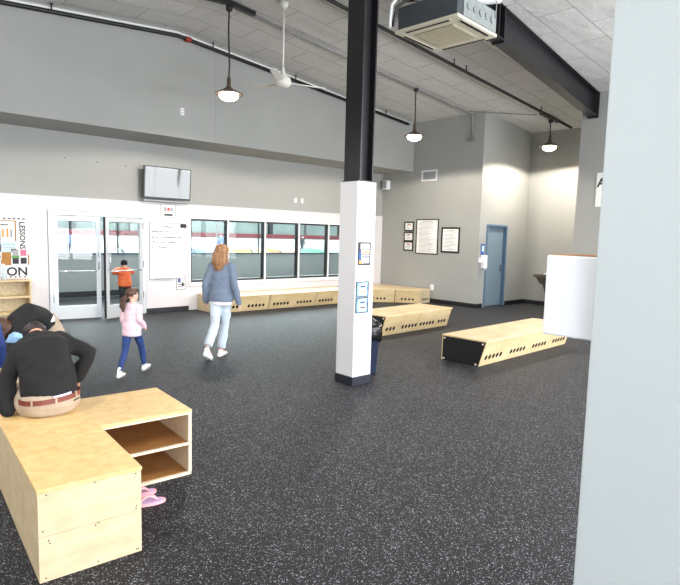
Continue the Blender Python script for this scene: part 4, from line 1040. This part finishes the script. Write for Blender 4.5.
# ---- boy in orange behind the glass
H = 1.13
J = stdpose(H, .03)
J['elL'] = (-.20,.10,.86); J['wrL'] = (-.09,.20,.93); J['elR'] = (.20,.10,.86); J['wrR'] = (.09,.20,.93)
t, j, F = figure('person', (4.67,12.04,0), math.radians(84), J, H, 'child in orange jacket and dark beanie behind the right glass door', dict(skin='skin_fair'), hk=1.22, fat=1.1, headfwd=(0,1,-.1))
b = MB(); F['torso'](b, .022); pel = j['pel']
b.loft([pel+V((0,0,-.02)), pel+V((0,0,.06)), j['waist'], j['chest']], [(.145,.12),(.145,.12),(.14,.115),(.13,.1)], F['rt'], 20, cap=(.1,1))
b.loft([(j['shR']+j['shL'])/2, j['neck']+V((0,0,-.005))], [(.08,.07),(.062,.058)], F['rt'], 14, cap=(1,.2))
for s_ in 'LR': F['arm'](b, s_, .022, 1.0, .004)
blob('jacket', b, 'jacket_orange', t, .011, 4, wrinkle=.006, wscale=12)
b = MB(); b.loft([pel+V((0,0,-.04)), pel+V((0,0,.03))], [(.11,.09),(.11,.09)], F['hrt'], 18)
for s_ in 'LR': F['leg'](b, s_, .014, .98, .004)
blob('trousers', b, 'pants_black', t, .011, 4, wrinkle=.004, wscale=12)
for s_ in 'LR': shoe(t, j['ank'+s_], j['toe'+s_], H*1.15, 'base_black', F['rt'], sole='base_black')
b = MB(); P = F['P']; k_ = 1.22*H/1.7
b.ell(P(0,-.014,.042), (.088*k_,.102*k_,.090*k_), F['RR'], 18); b.loft([P(0,-.01,-.012), P(0,-.01,.03)], [(.086*k_,.10*k_),(.09*k_,.104*k_)], F['rt'], 18, cap=(.3,.3))
blob('beanie', b, 'top_black', t, .008, 3)

# ---- man sitting on the bench
H = 1.75
J = dict(pel=(1.09,4.20,.60), waist=(1.092,4.27,.76), chest=(1.095,4.40,.90), neck=(1.105,4.565,.985), head=(1.13,4.715,.93),
         shR=(1.235,4.47,.945), shL=(.965,4.49,.875), elR=(1.395,4.31,.855), wrR=(1.33,4.385,.665), elL=(.875,4.42,.70), wrL=(.845,4.28,.53),
         hipR=(1.19,4.22,.565), hipL=(.99,4.23,.565), kneeR=(1.27,4.68,.55), kneeL=(.97,4.68,.55), ankR=(1.24,4.66,.09), ankL=(.95,4.68,.09), toeR=(1.27,4.83,.03), toeL=(.95,4.85,.03))
t, j, F = figure('person', (1.09,4.2,.485), 0, J, H, 'man in black sweater and khaki trousers sitting on the L shaped bench, bent forward', dict(skin='skin'), fat=.98, vox=.008,
                 headfwd=(-.15,.75,-.65), headup=(-.05,.65,.75), world=True, handcfg={'L': ((-.15,.05,-.8),(0,1,-.2)), 'R': ((.1,.5,-.6),(-.7,0,-.4))})
b = MB(); rt = F['rt']; W = lambda x,y,z: V((x,y,z))-V((1.09,4.2,.485))
F['torso'](b, .018)
b.loft([W(1.09,4.185,.60), W(1.09,4.20,.68), W(1.092,4.29,.80), j['chest'], W(1.10,4.46,.93)], [(.182,.140),(.182,.135),(.178,.13),(.180,.13),(.165,.10)], rt, 24, cap=(.15,1))
b.loft([(j['shR']+j['shL'])/2, j['neck']], [(.10,.08),(.062,.06)], rt, 16, cap=(1,.2))
for s_ in 'LR': F['arm'](b, s_, .020, 1.0, .004)
blob('sweater', b, 'sweater_black', t, .012, 6, wrinkle=.007, wscale=8)
b = MB(); hr = F['hrt']
b.loft([W(1.09,4.185,.565), W(1.09,4.185,.59), W(1.09,4.20,.65)], [(.196,.150),(.196,.152),(.170,.120)], V((1,.0,0)), 24, cap=(.75,.2))
for s_ in 'LR': F['leg'](b, s_, .020, .95, .006)
o = blob('trousers', b, 'khaki', t, .011, 5, wrinkle=.006, wscale=9)
def ringband(pts_c, a, bb, z0, z1, tilt=0, th=.006, n=40, a0=0, a1=2*PI):
    vs = []; m_ = MB()
    st = n if a1-a0 < 2*PI-.01 else n
    for k in range(n+1):
        an = a0+(a1-a0)*k/n
        for (z_, gg) in ((z0,0),(z1,0),(z1,th),(z0,th)):
            vs.append(pts_c + V(((a+gg)*math.cos(an), (bb+gg)*math.sin(an), z_+tilt*math.cos(an))))
    fs = []
    for k in range(n):
        for q in range(4): fs.append((k*4+q, k*4+(q+1) % 4, (k+1)*4+(q+1) % 4, (k+1)*4+q))
    m_.add(vs, fs); return m_
b = ringband(W(1.09,4.19,.612), .191, .152, -.017, .017, tilt=.014); part('belt', b, 'belt', t, smooth=False, label='brown leather belt')
for an in (-PI/2-.02, -PI/2+.75, -PI/2-.8):
    bb_ = ringband(W(1.09,4.19,.612), .193, .154, -.024, .024, tilt=.014, th=.009, n=3, a0=an-.035, a1=an+.035); part('belt_loop', bb_, 'khaki', t)
b = ringband(W(1.09,4.19,.633), .190, .150, -.003, .012, tilt=.016, n=24, a0=-PI/2-.1, a1=-PI/2+.55); part('shirt_hem', b, 'lilac', t, label='lilac strip of undershirt above the belt')
b = ringband(W(1.09,4.185,.57), .199, .154, -.006, .0, tilt=.03, n=10, a0=-PI/2+.62, a1=-PI/2+.95); part('pocket_opening', b, 'pocket_dark', t)
for s_ in 'LR': shoe(t, j['ank'+s_], j['toe'+s_], H*1.05, 'base_black', rt)
b = MB(); P = F['P']; b.ell(P(0,-.020,.036), (.082,.098,.090), F['RR'], 20); b.ell(P(0,-.055,-.03), (.074,.056,.066), F['RR'], 16); blob('hair', b, 'hair_dark', t, .007, 2, wrinkle=.004, wscale=50)

# ---- bending person behind the man
H = 1.5
J = dict(pel=(1.56,6.0,.80), waist=(1.50,5.97,.90), chest=(1.38,5.93,.95), neck=(1.235,5.88,.90), head=(1.14,5.85,.83),
         shR=(1.29,5.98,.90), shL=(1.26,5.80,.885), elR=(1.22,5.95,.72), wrR=(1.10,5.86,.66), elL=(1.20,5.72,.73), wrL=(1.10,5.66,.68),
         hipR=(1.60,6.06,.76), hipL=(1.59,5.91,.76), kneeR=(1.50,6.06,.42), kneeL=(1.47,5.90,.42), ankR=(1.58,6.06,.075), ankL=(1.55,5.9,.075), toeR=(1.44,6.06,.025), toeL=(1.41,5.9,.025))
t, j, F = figure('person', (1.55,6.0,0), 0, J, H, 'person in black top bending forward with brown hair hanging, behind the sitting man', dict(skin='skin_fair'), headfwd=(-.45,0,-.9), headup=(-.75,0,.3), world=True)
b = MB(); F['torso'](b, .02); b.loft([j['waist'], j['chest'], (j['shR']+j['shL'])/2], [(.125,.10),(.135,.115),(.12,.1)], F['rt'], 20)
for s_ in 'LR': F['arm'](b, s_, .016, .9, .002)
blob('sweater', b, 'top_black', t, .011, 5, wrinkle=.005, wscale=9)
b = MB(); b.loft([j['pel']+V((.02,0,-.05)), j['pel']+V((-.02,0,.055))], [(.142,.125),(.135,.115)], F['hrt'], 20)
for s_ in 'LR': F['leg'](b, s_, .016, .95, .004)
blob('trousers', b, 'khaki', t, .011, 4, wrinkle=.004, wscale=9)
b = MB(); b.loft([j['pel']+V((-.02,0,.03)), j['waist']], [(.140,.118),(.132,.105)], F['hrt'], 20, cap=(.3,.3)); blob('shirt_hem', b, 'shirt_white', t, .011, 3)
for s_ in 'LR': shoe(t, j['ank'+s_], j['toe'+s_], H, 'shoe_white', F['rt'])
b = MB(); P = F['P']; b.ell(P(0,-.022,.036), (.078,.09,.082), F['RR'], 18)
b.loft([j['head']+V((.03,-.03,.03)), j['head']+V((-.03,-.05,-.06)), j['head']+V((-.04,-.05,-.17))], [.06,.045,.015], (0,1,0), 12)
blob('hair', b, 'hair_brown', t, .007, 2, wrinkle=.006, wscale=34)
b = MB(); b.loft([(1.16,5.70,.74),(1.20,5.68,.80),(1.25,5.66,.78)], [.04,.045,.03], (0,1,0), 12); o = blob('light_blue_cloth', b, 'glove_blue', None, .01, 3, wrinkle=.008, wscale=20)
tag(o, 'crumpled light blue cloth held by the bending person', 'cloth')

# ---- person cut by the left frame edge
H = 1.35
J = stdpose(H, .06)
J['elR'] = (.19,.02,.86); J['wrR'] = (.19,.12,.70)
t, j, F = figure('person', (.74,4.98,0), math.radians(80), J, H, 'person in blue jacket and pale trousers cut off at the left edge', dict(skin='skin_fair'), headfwd=(-.2,1,-.3), fat=1.1)
b = MB(); F['torso'](b, .022); pel = j['pel']
b.loft([pel+V((0,0,.07)), pel+V((0,0,.10)), j['waist'], j['chest']], [(.16,.13),(.155,.125),(.145,.12),(.145,.11)], F['rt'], 20, cap=(.1,1))
for s_ in 'LR': F['arm'](b, s_, .022, 1.0, .004)
blob('jacket', b, 'jacket_blue', t, .012, 4, wrinkle=.006, wscale=9)
b = MB(); b.loft([pel+V((0,0,-.04)), pel+V((0,0,.08))], [(.15,.12),(.15,.12)], F['hrt'], 18)
for s_ in 'LR': F['leg'](b, s_, .018, .96, .004)
blob('trousers', b, 'pants_pale', t, .012, 4, wrinkle=.005, wscale=9)
for s_ in 'LR': shoe(t, j['ank'+s_], j['toe'+s_], H, 'shoe_white', F['rt'])
b = MB(); P = F['P']; k_ = H/1.7; b.ell(P(0,-.022,.036), (.083*k_,.098*k_,.09*k_), F['RR'], 18); blob('hair', b, 'hair_brown', t, .008, 2)

# ---- distant skaters
sk = [(24.5, 42, 80, 1.7, 'jacket_blue', 'distant skater in blue on the ice behind the windows'), (20.5, 44, 200, 1.6, 'seat_red', 'distant skater in red behind the second window'),
      (34, 43, 20, 1.7, 'top_black', 'distant skater in black near the right-hand windows'), (11.2, 38, 120, 1.7, 'jacket_blue', 'distant skater seen through the left glass door')]
for x, y, hd, H, mm, lb in sk:
    J = stdpose(H, .08); J['ankL'] = (-.1,-.15,.08); J['toeL'] = (-.12,-.02,.03); J['ankR'] = (.08,.12,.07); J['toeR'] = (.1,.26,.02)
    t, j, F = figure('person', (x, y, 0), math.radians(hd), J, H, lb, dict(skin='skin_fair'), vox=.02, headfwd=(0,1,0))
    b = MB(); F['torso'](b, .02)
    for s_ in 'LR': F['arm'](b, s_, .018, 1.0, .002)
    blob('jacket', b, mm, t, .018, 3)
    b = MB(); b.loft([j['pel']+V((0,0,-.04)), j['pel']+V((0,0,.05))], [(.15,.11),(.15,.11)], F['hrt'], 16)
    for s_ in 'LR': F['leg'](b, s_, .014, .97, .0)
    blob('trousers', b, 'pants_black', t, .018, 3)
    b = MB(); P = F['P']; b.ell(P(0,-.02,.04), (.085,.1,.09), F['RR'], 12); blob('hair', b, 'hair_dark', t, .015, 1)

# ================================================================== outside ground
b = MB(); b.box(-40, 60, -40, -5.15, -.2, -.05); b.box(12.43, 60, -5.15, 11.8, -.2, -.05); struct('ground_outside', b, 'ground')

# ================================================================== LIGHT
def area(name, loc, size, energy, aim, color=(1,1,1), sx=None):
    l = bpy.data.lights.new(name, 'AREA'); l.energy = energy; l.color = color
    l.shape = 'RECTANGLE'; l.size = size[0]; l.size_y = size[1]
    o = bpy.data.objects.new(name, l); o.location = loc
    o.rotation_euler = (V(aim)-V(loc)).to_track_quat('-Z', 'Y').to_euler(); COL.objects.link(o); return l
area('daylight_front', (3.5, -5.3, 2.3), (15, 3.6), 1000, (3.8, 2, 3.6), (.93,.97,1.0))
area('ceiling_fill', (3.5, -7.5, .25), (15, 3.5), 2400, (4.5, 6, 7.5), (.97,.98,1.0))  # unseen fill light added low outside, aimed up to brighten the ceiling
area('daylight_side', (12.6, -.8, 2.1), (8, 2.9), 450, (6, .6, 2.6), (.95,.98,1.0))
for x, e in ((6, 9000), (28, 16000), (50, 12000)):
    area('rink_light', (x, 30, 8.7), (18, 24), e, (x, 30, 0), (.97,1,1))
area('rink_light', (6, 13.4, 7.0), (14, 1.6), 500, (6, 13.5, 0), (1,1,1))
for l in (L1, L2): l.energy = 330
L3.energy = 340
for x, y in ((-1.5, 8.6), (-1.2, 3.6), (-3.2, 6.2), (4.6, .6), (9.5, .8)):   # bare fill spots added outside the frame to even out the lobby light
    li = bpy.data.lights.new('lamp_or_fill_spot', 'SPOT'); li.energy = 340; li.color = (1, .95, .88); li.shadow_soft_size = .2; li.spot_size = math.radians(164); li.spot_blend = .2
    lo = bpy.data.objects.new('lamp_or_fill_spot', li); lo.location = (x, y, 4.3); COL.objects.link(lo)

w = bpy.data.worlds.new('sky'); SC.world = w; w.use_nodes = True
bg = w.node_tree.nodes['Background']; bg.inputs['Color'].default_value = (.80,.88,1.0,1); bg.inputs['Strength'].default_value = 2.6

# ================================================================== CAMERA
yaw, pitch, roll = math.radians(47.68), math.radians(5.81), math.radians(-1.49)
f = V((math.cos(yaw)*math.cos(pitch), math.sin(yaw)*math.cos(pitch), -math.sin(pitch)))
r0 = V((math.sin(yaw), -math.cos(yaw), 0)); d0 = f.cross(r0)
r = math.cos(roll)*r0 + math.sin(roll)*d0; dd = -math.sin(roll)*r0 + math.cos(roll)*d0
cam = bpy.data.cameras.new('camera'); co = bpy.data.objects.new('camera', cam); COL.objects.link(co)
mw = Matrix((r, -dd, -f)).transposed().to_4x4(); mw.translation = V((0, 0, 1.78)); co.matrix_world = mw
cam.sensor_fit = 'HORIZONTAL'; cam.sensor_width = 36; cam.lens = 560/680*36; cam.clip_start = .05; cam.clip_end = 300
SC.camera = co
SC.view_settings.view_transform = 'Standard'; SC.view_settings.look = 'None'; SC.view_settings.gamma = 1; SC.view_settings.use_curve_mapping = False
SC.view_settings.exposure = 0.08
